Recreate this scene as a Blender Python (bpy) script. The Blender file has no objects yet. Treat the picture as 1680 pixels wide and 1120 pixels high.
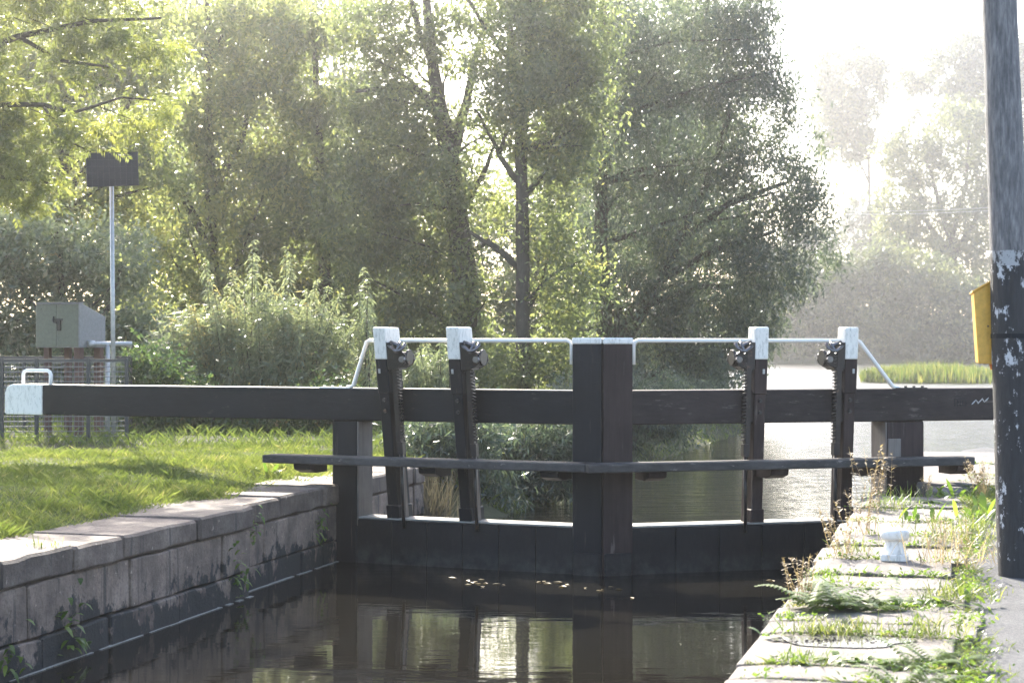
import bpy, bmesh, math, random
import numpy as np
from mathutils import Vector

# ------------------------------------------------------------------ camera, world, sun
S = bpy.context.scene
F, HZ, EYE, CX = 2900.0, 566.0, 1.5, 840.0      # focal length and horizon measured on the 1680 px photograph
cam_d = bpy.data.cameras.new('camera'); cam = bpy.data.objects.new('camera', cam_d)
S.collection.objects.link(cam); S.camera = cam
cam.location = (0, 0, EYE); cam.rotation_euler = (math.radians(90), 0, 0)
cam_d.sensor_width = 36; cam_d.lens = F / 1680 * 36; cam_d.shift_y = (HZ - 560) / 1680
cam_d.clip_start = 0.1; cam_d.clip_end = 3000
cam_d.dof.use_dof = True; cam_d.dof.focus_distance = 17.5; cam_d.dof.aperture_fstop = 4.5

SUN_AZ, SUN_EL = math.radians(-17), math.radians(33)     # azimuth from +Y (view direction), to the left
sd = Vector((math.sin(SUN_AZ) * math.cos(SUN_EL), math.cos(SUN_AZ) * math.cos(SUN_EL), math.sin(SUN_EL)))
w = bpy.data.worlds.new('World'); S.world = w; w.use_nodes = True
nt = w.node_tree; bg = nt.nodes['Background']
sky = nt.nodes.new('ShaderNodeTexSky'); sky.sky_type = 'NISHITA'; sky.sun_disc = False
sky.sun_elevation = SUN_EL; sky.sun_rotation = SUN_AZ
sky.air_density = 1.0; sky.dust_density = 2.5; sky.ozone_density = 1.0
nt.links.new(sky.outputs[0], bg.inputs[0]); bg.inputs[1].default_value = 0.15
sl = bpy.data.lights.new('sun', 'SUN'); so = bpy.data.objects.new('sun', sl); S.collection.objects.link(so)
sl.energy = 4.6; sl.angle = math.radians(0.6); sl.color = (1.0, 0.935, 0.80)
so.rotation_euler = sd.to_track_quat('Z', 'Y').to_euler()
S.view_settings.view_transform = 'Standard'; S.view_settings.look = 'None'
S.view_settings.exposure = 2.0; S.view_settings.gamma = 1.0
try:
    S.cycles.max_bounces = 8; S.cycles.diffuse_bounces = 3; S.cycles.glossy_bounces = 3
    S.cycles.transmission_bounces = 4; S.cycles.volume_bounces = 1; S.cycles.transparent_max_bounces = 8
    S.cycles.use_denoising = True; S.cycles.sample_clamp_indirect = 6
except Exception:
    pass
C = S.collection

# ------------------------------------------------------------------ helpers
def px(x, y, Y):
    return Vector(((x - CX) / F * Y, Y, EYE - (y - HZ) / F * Y))
def gp(x, y, z=0.0):
    return px(x, y, F * (EYE - z) / (y - HZ))

def tag(o, label=None, cat=None, group=None, kind=None):
    if label: o['label'] = label
    if cat: o['category'] = cat
    if group: o['group'] = group
    if kind: o['kind'] = kind
    return o

def wloc(o):
    v = Vector((0, 0, 0))
    while o is not None:
        v = v + o.location; o = o.parent
    return v

def thing(name, label, cat, loc=(0, 0, 0), group=None):
    o = bpy.data.objects.new(name, None); C.objects.link(o); o.location = loc
    o.empty_display_size = 0.2
    return tag(o, label, cat, group)

class MB:
    def __init__(s): s.v = []; s.f = []
    def add(s, vs, fs):
        b = len(s.v); s.v += [Vector(p) for p in vs]; s.f += [[b + i for i in f] for f in fs]
    def hexa(s, p):            # 8 corners: bottom ring 0-3, top ring 4-7
        s.add(p, [(0, 3, 2, 1), (4, 5, 6, 7), (0, 1, 5, 4), (1, 2, 6, 5), (2, 3, 7, 6), (3, 0, 4, 7)])
    def box(s, T, a0, a1, b0, b1, c0, c1):
        s.hexa([T(a0, b0, c0), T(a1, b0, c0), T(a1, b1, c0), T(a0, b1, c0), T(a0, b0, c1), T(a1, b0, c1), T(a1, b1, c1), T(a0, b1, c1)])
    def prism(s, T, prof, c0, c1, order='abc'):   # profile in (a,b), extruded along c
        n = len(prof)
        vs = [T(a, b, c0) for a, b in prof] + [T(a, b, c1) for a, b in prof]
        fs = [tuple(range(n))[::-1], tuple(range(n, 2 * n))] + [(i, (i + 1) % n, n + (i + 1) % n, n + i) for i in range(n)]
        s.add(vs, fs)
    def tube(s, pts, rad, seg=8, cap=True):
        pts = [Vector(p) for p in pts]
        if not hasattr(rad, '__len__'): rad = [rad] * len(pts)
        rings = []; up0 = None
        for i, p in enumerate(pts):
            d = (pts[min(i + 1, len(pts) - 1)] - pts[max(i - 1, 0)])
            if d.length < 1e-9: d = Vector((0, 0, 1))
            d.normalize()
            if up0 is None:
                up0 = d.orthogonal().normalized()
            else:
                up0 = up0 - d * up0.dot(d)
                up0 = up0.normalized() if up0.length > 1e-6 else d.orthogonal().normalized()
            si = d.cross(up0)
            rings.append([p + (up0 * math.cos(2 * math.pi * k / seg) + si * math.sin(2 * math.pi * k / seg)) * rad[i] for k in range(seg)])
        vs = [q for r in rings for q in r]; fs = []
        for i in range(len(pts) - 1):
            for k in range(seg):
                fs.append((i * seg + k, i * seg + (k + 1) % seg, (i + 1) * seg + (k + 1) % seg, (i + 1) * seg + k))
        if cap:
            fs.append(tuple(range(seg))[::-1]); fs.append(tuple(range((len(pts) - 1) * seg, len(pts) * seg)))
        s.add(vs, fs)
    def lathe(s, c, prof, seg=24):   # prof: (r,z)
        c = Vector(c)
        vs = [c + Vector((r * math.cos(2 * math.pi * k / seg), r * math.sin(2 * math.pi * k / seg), z)) for r, z in prof for k in range(seg)]
        fs = []
        for i in range(len(prof) - 1):
            for k in range(seg):
                fs.append((i * seg + k, i * seg + (k + 1) % seg, (i + 1) * seg + (k + 1) % seg, (i + 1) * seg + k))
        fs.append(tuple(range(seg))[::-1]); fs.append(tuple(range((len(prof) - 1) * seg, len(prof) * seg)))
        s.add(vs, fs)

def mk(name, mb, mat, parent=None, bevel=0.0, smooth=False, seg=1):
    o0 = wloc(parent) if parent is not None else Vector((0, 0, 0))
    me = bpy.data.meshes.new(name)
    me.from_pydata([tuple(v - o0) for v in mb.v], [], mb.f)
    bm = bmesh.new(); bm.from_mesh(me); bmesh.ops.recalc_face_normals(bm, faces=bm.faces); bm.to_mesh(me); bm.free()
    if smooth: me.polygons.foreach_set('use_smooth', [True] * len(me.polygons))
    me.materials.append(mat)
    o = bpy.data.objects.new(name, me); C.objects.link(o)
    if parent is not None: o.parent = parent
    if bevel > 0:
        m = o.modifiers.new('bevel', 'BEVEL'); m.width = bevel; m.segments = seg; m.limit_method = 'ANGLE'; m.angle_limit = math.radians(40)
    return o

def fast_mesh(name, V, k, mat, parent=None, tint=None, loc=None):
    """V: (N*k,3) array, faces of k verts each."""
    V = np.asarray(V, dtype=np.float32)
    o0 = wloc(parent) if parent is not None else Vector((0, 0, 0))
    if loc is not None: o0 = o0 + Vector(loc)
    V = V - np.array(o0, dtype=np.float32)
    n = len(V) // k
    me = bpy.data.meshes.new(name)
    me.vertices.add(n * k); me.vertices.foreach_set('co', V.ravel())
    me.loops.add(n * k); me.loops.foreach_set('vertex_index', np.arange(n * k, dtype=np.int32))
    me.polygons.add(n); me.polygons.foreach_set('loop_start', np.arange(0, n * k, k, dtype=np.int32))
    me.update(calc_edges=True)
    if tint is not None:
        a = me.attributes.new('tint', 'FLOAT', 'FACE'); a.data.foreach_set('value', np.asarray(tint, dtype=np.float32))
    me.materials.append(mat)
    o = bpy.data.objects.new(name, me); C.objects.link(o)
    if parent is not None: o.parent = parent
    if loc is not None: o.location = loc
    return o

# ------------------------------------------------------------------ materials
def new_mat(name):
    m = bpy.data.materials.new(name); m.use_nodes = True
    t = m.node_tree; return m, t, t.nodes['Principled BSDF']
def N(t, typ, **kw):
    n = t.nodes.new(typ)
    for k, v in kw.items():
        if k.startswith('i_'):
            key = k[2:]
            key = int(key) if key.isdigit() else key.replace('_', ' ')
            n.inputs[key].default_value = v
        else: setattr(n, k, v)
    return n
def ramp(t, fac, stops):
    r = t.nodes.new('ShaderNodeValToRGB'); e = r.color_ramp.elements
    while len(e) < len(stops): e.new(0.5)
    for i, (p, c) in enumerate(stops):
        e[i].position = p; e[i].color = (*c, 1)
    t.links.new(fac, r.inputs[0]); return r.outputs[0]
def coords(t, scale=(1, 1, 1), src='Object'):
    tc = t.nodes.new('ShaderNodeTexCoord'); mp = t.nodes.new('ShaderNodeMapping')
    mp.inputs['Scale'].default_value = scale; t.links.new(tc.outputs[src], mp.inputs[0]); return mp.outputs[0]
def noise(t, vec, scale, detail=4, rough=0.6):
    n = t.nodes.new('ShaderNodeTexNoise'); n.inputs['Scale'].default_value = scale
    n.inputs['Detail'].default_value = detail; n.inputs['Roughness'].default_value = rough
    t.links.new(vec, n.inputs['Vector']); return n.outputs['Fac']
def mixc(t, fac, a, b, mode='MIX'):
    m = t.nodes.new('ShaderNodeMix'); m.data_type = 'RGBA'; m.blend_type = mode
    for s, v in ((m.inputs[0], fac), (m.inputs[6], a), (m.inputs[7], b)):
        if hasattr(v, 'is_linked') or hasattr(v, 'node'): t.links.new(v, s)
        elif isinstance(v, (int, float)): s.default_value = v
        else: s.default_value = (*v, 1)
    return m.outputs[2]
def bump(t, bsdf, h, strength, dist=0.01):
    b = t.nodes.new('ShaderNodeBump'); b.inputs['Strength'].default_value = strength; b.inputs['Distance'].default_value = dist
    t.links.new(h, b.inputs['Height']); t.links.new(b.outputs[0], bsdf.inputs['Normal'])

def wood(name, c1, c2, rough=0.6, grain=(2, 2, 30), bs=0.5, worn=None, worn_at=0.62):
    m, t, b = new_mat(name)
    v = coords(t, grain)
    n1 = noise(t, v, 3.0, 6, 0.65); n2 = noise(t, coords(t), 1.7, 4, 0.6)
    col = ramp(t, n1, [(0.3, c1), (0.72, c2)])
    col = mixc(t, 0.5, col, ramp(t, n2, [(0.3, tuple(0.6 * x for x in c1)), (0.7, c2)]))
    if worn:
        n3 = noise(t, coords(t, tuple(g * 0.5 for g in grain)), 4.0, 6, 0.7)
        f = ramp(t, n3, [(worn_at, (0, 0, 0)), (worn_at + 0.06, (1, 1, 1))])
        col = mixc(t, f, col, worn)
    t.links.new(col, b.inputs['Base Color']); b.inputs['Roughness'].default_value = rough; b.inputs['Specular IOR Level'].default_value = 0.22
    bump(t, b, n1, bs, 0.006)
    return m

M = {}
M['black_timber'] = wood('black_timber', (0.003, 0.0045, 0.0075), (0.010, 0.0135, 0.019), 0.55, (7, 7, .5), 0.6, (0.045, 0.042, 0.040), 0.60)
M['black_beam'] = wood('black_beam', (0.003, 0.0045, 0.0075), (0.010, 0.0135, 0.019), 0.5, (.5, 6, 8), 0.6, (0.045, 0.042, 0.040), 0.62)
M['brown_timber'] = wood('brown_timber', (0.016, 0.011, 0.011), (0.055, 0.037, 0.036), 0.65, (8, 8, .5), 0.8, (0.10, 0.082, 0.075), 0.60)
M['brown_beam'] = wood('brown_beam', (0.010, 0.008, 0.008), (0.050, 0.038, 0.037), 0.65, (.5, 6, 9), 0.8, (0.10, 0.085, 0.078), 0.60)
M['grey_timber'] = wood('grey_timber', (0.10, 0.085, 0.075), (0.24, 0.21, 0.19), 0.8, (9, 9, .6), 0.7)
M['plank'] = wood('plank', (0.025, 0.024, 0.025), (0.10, 0.092, 0.088), 0.7, (.6, 9, 9), 0.8, (0.2, 0.18, 0.165), 0.62)
M['wet_panel'] = wood('wet_panel', (0.006, 0.0075, 0.010), (0.020, 0.021, 0.024), 0.5, (10, 10, 3), 0.4, (0.035, 0.034, 0.032), 0.66)
def tide(m):
    t = m.node_tree; b = t.nodes['Principled BSDF']; lk = b.inputs['Base Color'].links[0].from_socket
    geo = t.nodes.new('ShaderNodeNewGeometry'); sx = t.nodes.new('ShaderNodeSeparateXYZ'); t.links.new(geo.outputs['Position'], sx.inputs[0])
    n = noise(t, coords(t, (5, 5, 1.2)), 3, 6, .7)
    ma = t.nodes.new('ShaderNodeMath'); ma.operation = 'MULTIPLY_ADD'; ma.inputs[1].default_value = .35; t.links.new(n, ma.inputs[0]); t.links.new(sx.outputs['Z'], ma.inputs[2])
    mr = t.nodes.new('ShaderNodeMapRange'); mr.inputs[1].default_value = -.62; mr.inputs[2].default_value = -.44; mr.inputs[3].default_value = 1; mr.inputs[4].default_value = 0; t.links.new(ma.outputs[0], mr.inputs[0])
    n2 = noise(t, coords(t, (3, 3, 3)), 2, 6, .7)
    mm = t.nodes.new('ShaderNodeMath'); mm.operation = 'MULTIPLY'; t.links.new(mr.outputs[0], mm.inputs[0]); t.links.new(ramp(t, n2, [(.4, (.1, .1, .1)), (.62, (.8, .8, .8))]), mm.inputs[1])
    t.links.new(mixc(t, mm.outputs[0], lk, (.055, .056, .052)), b.inputs['Base Color'])
tide(M['wet_panel'])
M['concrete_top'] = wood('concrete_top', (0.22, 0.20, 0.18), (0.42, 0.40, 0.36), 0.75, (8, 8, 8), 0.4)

def white_paint(name, grime=0.62, col=(0.80, 0.765, 0.715)):
    m, t, b = new_mat(name)
    n1 = noise(t, coords(t, (6, 6, 2)), 6.0, 7, 0.7); n2 = noise(t, coords(t), 30, 5, 0.7)
    c = mixc(t, ramp(t, n1, [(grime - 0.12, (0, 0, 0)), (grime + 0.1, (1, 1, 1))]), col, (0.42, 0.40, 0.36))
    c = mixc(t, ramp(t, n2, [(0.66, (0, 0, 0)), (0.70, (1, 1, 1))]), c, (0.16, 0.14, 0.12))
    t.links.new(c, b.inputs['Base Color']); b.inputs['Roughness'].default_value = 0.5; bump(t, b, n2, 0.2, 0.003)
    return m
M['white'] = white_paint('white_paint'); M['white_clean'] = white_paint('white_rail_paint', 0.75, (0.82, 0.785, 0.735))

def metal(name, col, rough=0.4, metallic=0.0, spot=None):
    m, t, b = new_mat(name)
    n1 = noise(t, coords(t), 22, 5, 0.65)
    c = ramp(t, n1, [(0.35, tuple(x * 0.75 for x in col)), (0.7, col)])
    if spot: c = mixc(t, ramp(t, noise(t, coords(t), 9, 6, 0.7), [(0.6, (0, 0, 0)), (0.68, (1, 1, 1))]), c, spot)
    t.links.new(c, b.inputs['Base Color']); b.inputs['Roughness'].default_value = rough; b.inputs['Metallic'].default_value = metallic
    bump(t, b, n1, 0.15, 0.003)
    return m
M['iron'] = metal('black_iron', (0.035, 0.033, 0.036), 0.32, 0.3, (0.09, 0.05, 0.035))
M['rack'] = metal('rack_iron', (0.035, 0.030, 0.031), 0.4, 0.3, (0.12, 0.08, 0.06))
M['gear_bright'] = metal('lit_iron', (0.16, 0.155, 0.165), 0.3, 0.8, (0.10, 0.06, 0.04))  # lighter iron for levers and spindle: the light on them put into the colour
M['galv'] = metal('galvanised', (0.50, 0.50, 0.51), 0.45, 0.5)
M['cab_front'] = metal('cabinet_olive', (0.15, 0.16, 0.12), 0.5)
M['cab_side'] = metal('cabinet_grey', (0.24, 0.24, 0.25), 0.5, 0.2)
M['rust'] = metal('rusty_steel', (0.10, 0.05, 0.04), 0.8, 0, (0.16, 0.07, 0.05))
M['fence'] = metal('fence_black', (0.05, 0.052, 0.06), 0.4, 0.3)
M['wire'] = metal('mesh_wire', (0.16, 0.16, 0.17), 0.35, 0.3)
M['yellow'] = metal('yellow_plastic', (0.80, 0.44, 0.07), 0.5)
M['orange'] = metal('orange_plastic', (0.7, 0.2, 0.03), 0.5)
M['solar'] = metal('solar_cells', (0.010, 0.012, 0.02), 0.5)

def stone(name, base, dark, pale, wet=True, lich=0.66):
    m, t, b = new_mat(name)
    oi = t.nodes.new('ShaderNodeObjectInfo')
    tc = t.nodes.new('ShaderNodeTexCoord'); geo = t.nodes.new('ShaderNodeNewGeometry')
    pos = geo.outputs['Position']
    n1 = noise(t, pos, 3.2, 8, 0.68); n2 = noise(t, pos, 38, 6, 0.7)
    c = ramp(t, n1, [(0.3, dark), (0.52, base), (0.75, pale)])
    var = ramp(t, oi.outputs['Random'], [(0, (0.72, 0.72, 0.72)), (1, (1.18, 1.15, 1.1))])
    c = mixc(t, 1.0, c, var, 'MULTIPLY')
    c = mixc(t, ramp(t, n2, [(0.36, (1, 1, 1)), (0.5, (0, 0, 0))]), c, mixc(t, 0.5, c, dark))
    # lichen blotches
    n4 = noise(t, pos, 14, 5, 0.6)
    c = mixc(t, ramp(t, n4, [(lich, (0, 0, 0)), (lich + 0.05, (1, 1, 1))]), c, tuple(min(0.8, 1.35 * x) for x in pale))
    if wet:
        sx = t.nodes.new('ShaderNodeSeparateXYZ'); t.links.new(pos, sx.inputs[0])
        # dark algae streaks with their own ragged edge, densest near the waterline
        mp = t.nodes.new('ShaderNodeMapping'); mp.inputs['Scale'].default_value = (1.6, 1.6, 1.1); t.links.new(pos, mp.inputs[0])
        n3 = noise(t, mp.outputs[0], 2.4, 6, 0.7)
        ma = t.nodes.new('ShaderNodeMath'); ma.operation = 'MULTIPLY_ADD'; ma.inputs[1].default_value = -0.48; ma.inputs[2].default_value = -0.19
        t.links.new(sx.outputs['Z'], ma.inputs[0])
        ad = t.nodes.new('ShaderNodeMath'); ad.operation = 'ADD'; t.links.new(n3, ad.inputs[0]); t.links.new(ma.outputs[0], ad.inputs[1])
        c = mixc(t, ramp(t, ad.outputs[0], [(0.56, (0, 0, 0)), (0.62, (1, 1, 1))]), c, (0.022, 0.022, 0.022))
        mp2 = t.nodes.new('ShaderNodeMapping'); mp2.inputs['Scale'].default_value = (7, 7, 0.35); t.links.new(pos, mp2.inputs[0])
        n5 = noise(t, mp2.outputs[0], 1.6, 5, 0.7)
        c = mixc(t, ramp(t, n5, [(0.57, (0, 0, 0)), (0.66, (0.75, 0.75, 0.75))]), c, (0.03, 0.03, 0.03))
    t.links.new(c, b.inputs['Base Color']); b.inputs['Roughness'].default_value = 0.8
    ad2 = t.nodes.new('ShaderNodeMath'); ad2.operation = 'ADD'; t.links.new(n1, ad2.inputs[0]); t.links.new(n2, ad2.inputs[1])
    bump(t, b, ad2.outputs[0], 0.9, 0.016)
    return m
M['ashlar'] = stone('ashlar_stone', (0.215, 0.160, 0.132), (0.085, 0.064, 0.054), (0.37, 0.295, 0.245))
M['coping'] = stone('coping_stone', (0.135, 0.103, 0.087), (0.05, 0.038, 0.033), (0.24, 0.197, 0.168))
M['slab'] = stone('quay_slab', (0.165, 0.146, 0.136), (0.09, 0.079, 0.073), (0.225, 0.202, 0.19), False)
M['core'] = stone('wall_core', (0.06, 0.055, 0.05), (0.03, 0.028, 0.026), (0.10, 0.09, 0.08), False, 0.8)

def ground_mat(name, c1, c2, c3, sc, bs=0.5, dist=0.02):
    m, t, b = new_mat(name)
    geo = t.nodes.new('ShaderNodeNewGeometry'); pos = geo.outputs['Position']
    n1 = noise(t, pos, sc, 6, 0.7); n2 = noise(t, pos, sc * 18, 4, 0.8)
    c = mixc(t, 0.55, ramp(t, n1, [(0.3, c1), (0.7, c2)]), ramp(t, n2, [(0.3, c1), (0.5, c2), (0.72, c3)]))
    t.links.new(c, b.inputs['Base Color']); b.inputs['Roughness'].default_value = 0.9; b.inputs['Specular IOR Level'].default_value = 0.12
    bump(t, b, n2, bs, dist); return m
M['soil'] = ground_mat('lawn_soil', (0.04, 0.05, 0.02), (0.07, 0.085, 0.03), (0.11, 0.10, 0.05), 1.5)
M['bank'] = ground_mat('bank_soil', (0.03, 0.035, 0.02), (0.06, 0.06, 0.03), (0.09, 0.08, 0.05), 0.6)
M['tarmac'] = ground_mat('path_tarmac', (0.055, 0.055, 0.058), (0.13, 0.13, 0.134), (0.28, 0.28, 0.28), 3.2, 0.9, 0.012)

def leaf_mat(name, stops, trans=0.45, rough=0.38, spec=0.5, bright=1.8):
    m = bpy.data.materials.new(name); m.use_nodes = True; t = m.node_tree; b = t.nodes['Principled BSDF']
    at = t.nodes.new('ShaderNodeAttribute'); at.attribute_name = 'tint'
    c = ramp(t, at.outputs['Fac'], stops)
    t.links.new(c, b.inputs['Base Color']); b.inputs['Roughness'].default_value = rough; b.inputs['Specular IOR Level'].default_value = spec
    tr = t.nodes.new('ShaderNodeBsdfTranslucent')
    cc = mixc(t, 1.0, c, (bright * 0.97, bright, bright * 0.68), 'MULTIPLY'); t.links.new(cc, tr.inputs[0])
    mx = t.nodes.new('ShaderNodeMixShader'); mx.inputs[0].default_value = trans
    t.links.new(b.outputs[0], mx.inputs[1]); t.links.new(tr.outputs[0], mx.inputs[2])
    t.links.new(mx.outputs[0], t.nodes['Material Output'].inputs['Surface'])
    return m
M['willow'] = leaf_mat('willow_leaf', [(0, (0.036, 0.056, 0.046)), (0.5, (0.078, 0.102, 0.076)), (0.85, (0.135, 0.16, 0.10)), (1, (0.20, 0.20, 0.10))], 0.46, 0.30, 0.8, bright=1.7)
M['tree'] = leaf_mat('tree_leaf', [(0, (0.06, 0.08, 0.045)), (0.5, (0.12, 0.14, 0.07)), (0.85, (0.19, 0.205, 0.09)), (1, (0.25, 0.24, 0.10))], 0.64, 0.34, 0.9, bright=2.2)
M['ash'] = leaf_mat('ash_leaf', [(0, (0.085, 0.10, 0.04)), (0.5, (0.135, 0.155, 0.055)), (1, (0.24, 0.24, 0.07))], 0.52, 0.4, 0.6, bright=1.7)
M['shoot'] = leaf_mat('shoot_leaf', [(0, (0.085, 0.11, 0.07)), (0.5, (0.165, 0.19, 0.12)), (0.9, (0.27, 0.285, 0.19)), (1, (0.30, 0.25, 0.13))], 0.5, 0.30, 0.8, bright=1.7)
M['bush'] = leaf_mat('bush_leaf', [(0, (0.03, 0.055, 0.025)), (0.5, (0.065, 0.10, 0.04)), (0.85, (0.12, 0.14, 0.055)), (1, (0.17, 0.12, 0.06))], 0.45, 0.3)
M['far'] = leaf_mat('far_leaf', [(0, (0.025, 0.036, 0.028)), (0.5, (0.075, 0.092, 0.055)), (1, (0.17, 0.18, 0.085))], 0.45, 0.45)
M['grass'] = leaf_mat('grass_blade', [(0, (0.055, 0.08, 0.022)), (0.5, (0.115, 0.145, 0.035)), (0.85, (0.19, 0.205, 0.06)), (1, (0.32, 0.28, 0.14))], 0.45, 0.4, bright=1.6)
M['weed'] = leaf_mat('weed_leaf', [(0, (0.05, 0.09, 0.02)), (0.5, (0.11, 0.17, 0.03)), (1, (0.20, 0.25, 0.05))], 0.45, 0.4)
M['dry'] = leaf_mat('dry_stem', [(0, (0.15, 0.11, 0.07)), (0.5, (0.28, 0.21, 0.14)), (1, (0.40, 0.33, 0.23))], 0.3, 0.6)
M['deadstem'] = leaf_mat('dead_stem', [(0, (0.05, 0.042, 0.032)), (1, (0.13, 0.11, 0.085))], 0.2, 0.7)
M['dead'] = leaf_mat('floating_leaf', [(0, (0.22, 0.16, 0.07)), (1, (0.45, 0.36, 0.2))], 0.1, 0.5)
M['reed'] = leaf_mat('reed_blade', [(0, (0.06, 0.09, 0.025)), (0.6, (0.11, 0.14, 0.035)), (1, (0.22, 0.20, 0.07))], 0.4, 0.5)
M['bark'] = wood('bark', (0.035, 0.030, 0.024), (0.10, 0.085, 0.07), 0.9, (10, 10, 2), 0.9)
M['pole_wood'] = None

def water_mat():
    m, t, b = new_mat('water')
    geo = t.nodes.new('ShaderNodeNewGeometry')
    mp = t.nodes.new('ShaderNodeMapping'); mp.inputs['Scale'].default_value = (0.45, 1.5, 1); t.links.new(geo.outputs['Position'], mp.inputs[0])
    n1 = noise(t, mp.outputs[0], 3.2, 3, 0.5); n2 = noise(t, mp.outputs[0], 0.55, 2, 0.5)
    # sheltered lock water is calm, the open river beyond the gate is ruffled
    sx = t.nodes.new('ShaderNodeSeparateXYZ'); t.links.new(geo.outputs['Position'], sx.inputs[0])
    mr = t.nodes.new('ShaderNodeMapRange'); mr.inputs[1].default_value = 17; mr.inputs[2].default_value = 40; mr.inputs[3].default_value = 0.03; mr.inputs[4].default_value = 0.8
    t.links.new(sx.outputs['Y'], mr.inputs[0])
    ad = t.nodes.new('ShaderNodeMath'); ad.operation = 'MULTIPLY_ADD'; ad.inputs[1].default_value = 0.8; t.links.new(n2, ad.inputs[0]); t.links.new(n1, ad.inputs[2])
    bp = t.nodes.new('ShaderNodeBump'); bp.inputs['Distance'].default_value = 0.08
    t.links.new(mr.outputs[0], bp.inputs['Strength']); t.links.new(ad.outputs[0], bp.inputs['Height']); t.links.new(bp.outputs[0], b.inputs['Normal'])
    b.inputs['Base Color'].default_value = (0.011, 0.010, 0.008, 1); mr2 = t.nodes.new('ShaderNodeMapRange'); mr2.inputs[1].default_value = 22; mr2.inputs[2].default_value = 90; mr2.inputs[3].default_value = 0.03; mr2.inputs[4].default_value = 0.30
    t.links.new(sx.outputs['Y'], mr2.inputs[0]); t.links.new(mr2.outputs[0], b.inputs['Roughness']); b.inputs['IOR'].default_value = 1.33
    return m
M['water'] = water_mat()

def pole_mat():
    m, t, b = new_mat('flaking_pole')
    v = coords(t, (14, 14, 2.2)); n1 = noise(t, v, 3, 7, 0.7)
    wd = ramp(t, n1, [(0.34, (0.07, 0.07, 0.076)), (0.5, (0.14, 0.135, 0.14)), (0.68, (0.26, 0.25, 0.25))])
    tc = t.nodes.new('ShaderNodeTexCoord'); sx = t.nodes.new('ShaderNodeSeparateXYZ'); t.links.new(tc.outputs['Object'], sx.inputs[0])
    n2 = noise(t, coords(t, (2.6, 2.6, 1.5)), 4.5, 9, 0.74)
    # below a painted line: black paint with white flakes left over
    blk = ramp(t, n1, [(0.3, (0.010, 0.010, 0.012)), (0.7, (0.03, 0.03, 0.034))])
    fl = ramp(t, n2, [(0.585, (0, 0, 0)), (0.60, (1, 1, 1))])
    paint = mixc(t, fl, blk, (0.50, 0.50, 0.52))
    bandmr = t.nodes.new('ShaderNodeMapRange'); bandmr.inputs[1].default_value = 2.10; bandmr.inputs[2].default_value = 2.12
    zr_ = t.nodes.new('ShaderNodeMath'); zr_.operation = 'MULTIPLY_ADD'; zr_.inputs[1].default_value = 0.25; t.links.new(n2, zr_.inputs[0]); t.links.new(sx.outputs['Z'], zr_.inputs[2])
    zs_ = t.nodes.new('ShaderNodeMath'); zs_.operation = 'SUBTRACT'; zs_.inputs[1].default_value = 0.125; t.links.new(zr_.outputs[0], zs_.inputs[0]); t.links.new(zs_.outputs[0], bandmr.inputs[0])
    c = mixc(t, bandmr.outputs[0], paint, wd)
    # ragged white ring of old paint
    a1 = t.nodes.new('ShaderNodeMath'); a1.operation = 'SUBTRACT'; a1.inputs[1].default_value = 2.07; t.links.new(sx.outputs['Z'], a1.inputs[0])
    a2 = t.nodes.new('ShaderNodeMath'); a2.operation = 'ABSOLUTE'; t.links.new(a1.outputs[0], a2.inputs[0])
    a3 = t.nodes.new('ShaderNodeMath'); a3.operation = 'LESS_THAN'; a3.inputs[1].default_value = 0.05; t.links.new(a2.outputs[0], a3.inputs[0])
    rg = t.nodes.new('ShaderNodeMath'); rg.operation = 'MULTIPLY'; t.links.new(a3.outputs[0], rg.inputs[0])
    t.links.new(ramp(t, n2, [(0.51, (0, 0, 0)), (0.54, (1, 1, 1))]), rg.inputs[1])
    c = mixc(t, rg.outputs[0], c, (0.36, 0.36, 0.37))
    t.links.new(c, b.inputs['Base Color']); b.inputs['Roughness'].default_value = 0.7; bump(t, b, n1, 0.9, 0.015)
    return m
M['pole'] = pole_mat()

# ------------------------------------------------------------------ frames
AX = Vector((0.2513, 0.9679, 0))                        # direction of the lock chamber
PL, NL = Vector((-3.55, 12.25, 0)), Vector((-0.9679, 0.2513, 0))
PR, NR = Vector((1.0, 8.07, 0)), Vector((0.9679, -0.2513, 0))
def TL(t, s, z): return PL + AX * t + NL * s + Vector((0, 0, z))
def TR(t, s, z): return PR + AX * t + NR * s + Vector((0, 0, z))
WATER = -0.85
rnd = random.Random(7); rng = np.random.default_rng(11)

# ------------------------------------------------------------------ water and ground
mb = MB(); mb.add([(-400, -30, WATER), (600, -30, WATER), (600, 700, WATER), (-400, 700, WATER)], [(0, 1, 2, 3)])
tag(mk('water', mb, M['water']), kind='structure')
mb = MB(); mb.add([(-900, -300, -3.2), (1200, -300, -3.2), (1200, 1500, -3.2), (-900, 1500, -3.2)], [(0, 1, 2, 3)])
tag(mk('ground', mb, M['bank']), kind='structure')

def vnoise(x, y, seed=0):
    return (np.sin(x * 1.3 + seed) * np.cos(y * 1.7 + 2 * seed) + 0.5 * np.sin(x * 3.1 + y * 2.3 + seed) + 0.25 * np.sin(x * 7.3 - y * 5.1 + seed * 3)) / 1.75

def lawn_z(s, t):
    return -0.04 + 0.16 * np.clip((s - 0.7) / 1.3, 0, 1) + 0.04 * vnoise(s * 1.2, t * 1.1, 1) * np.clip(s - 0.6, 0, 1) - 0.10 * np.clip((t - 6) / 8, 0, 1)

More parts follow.
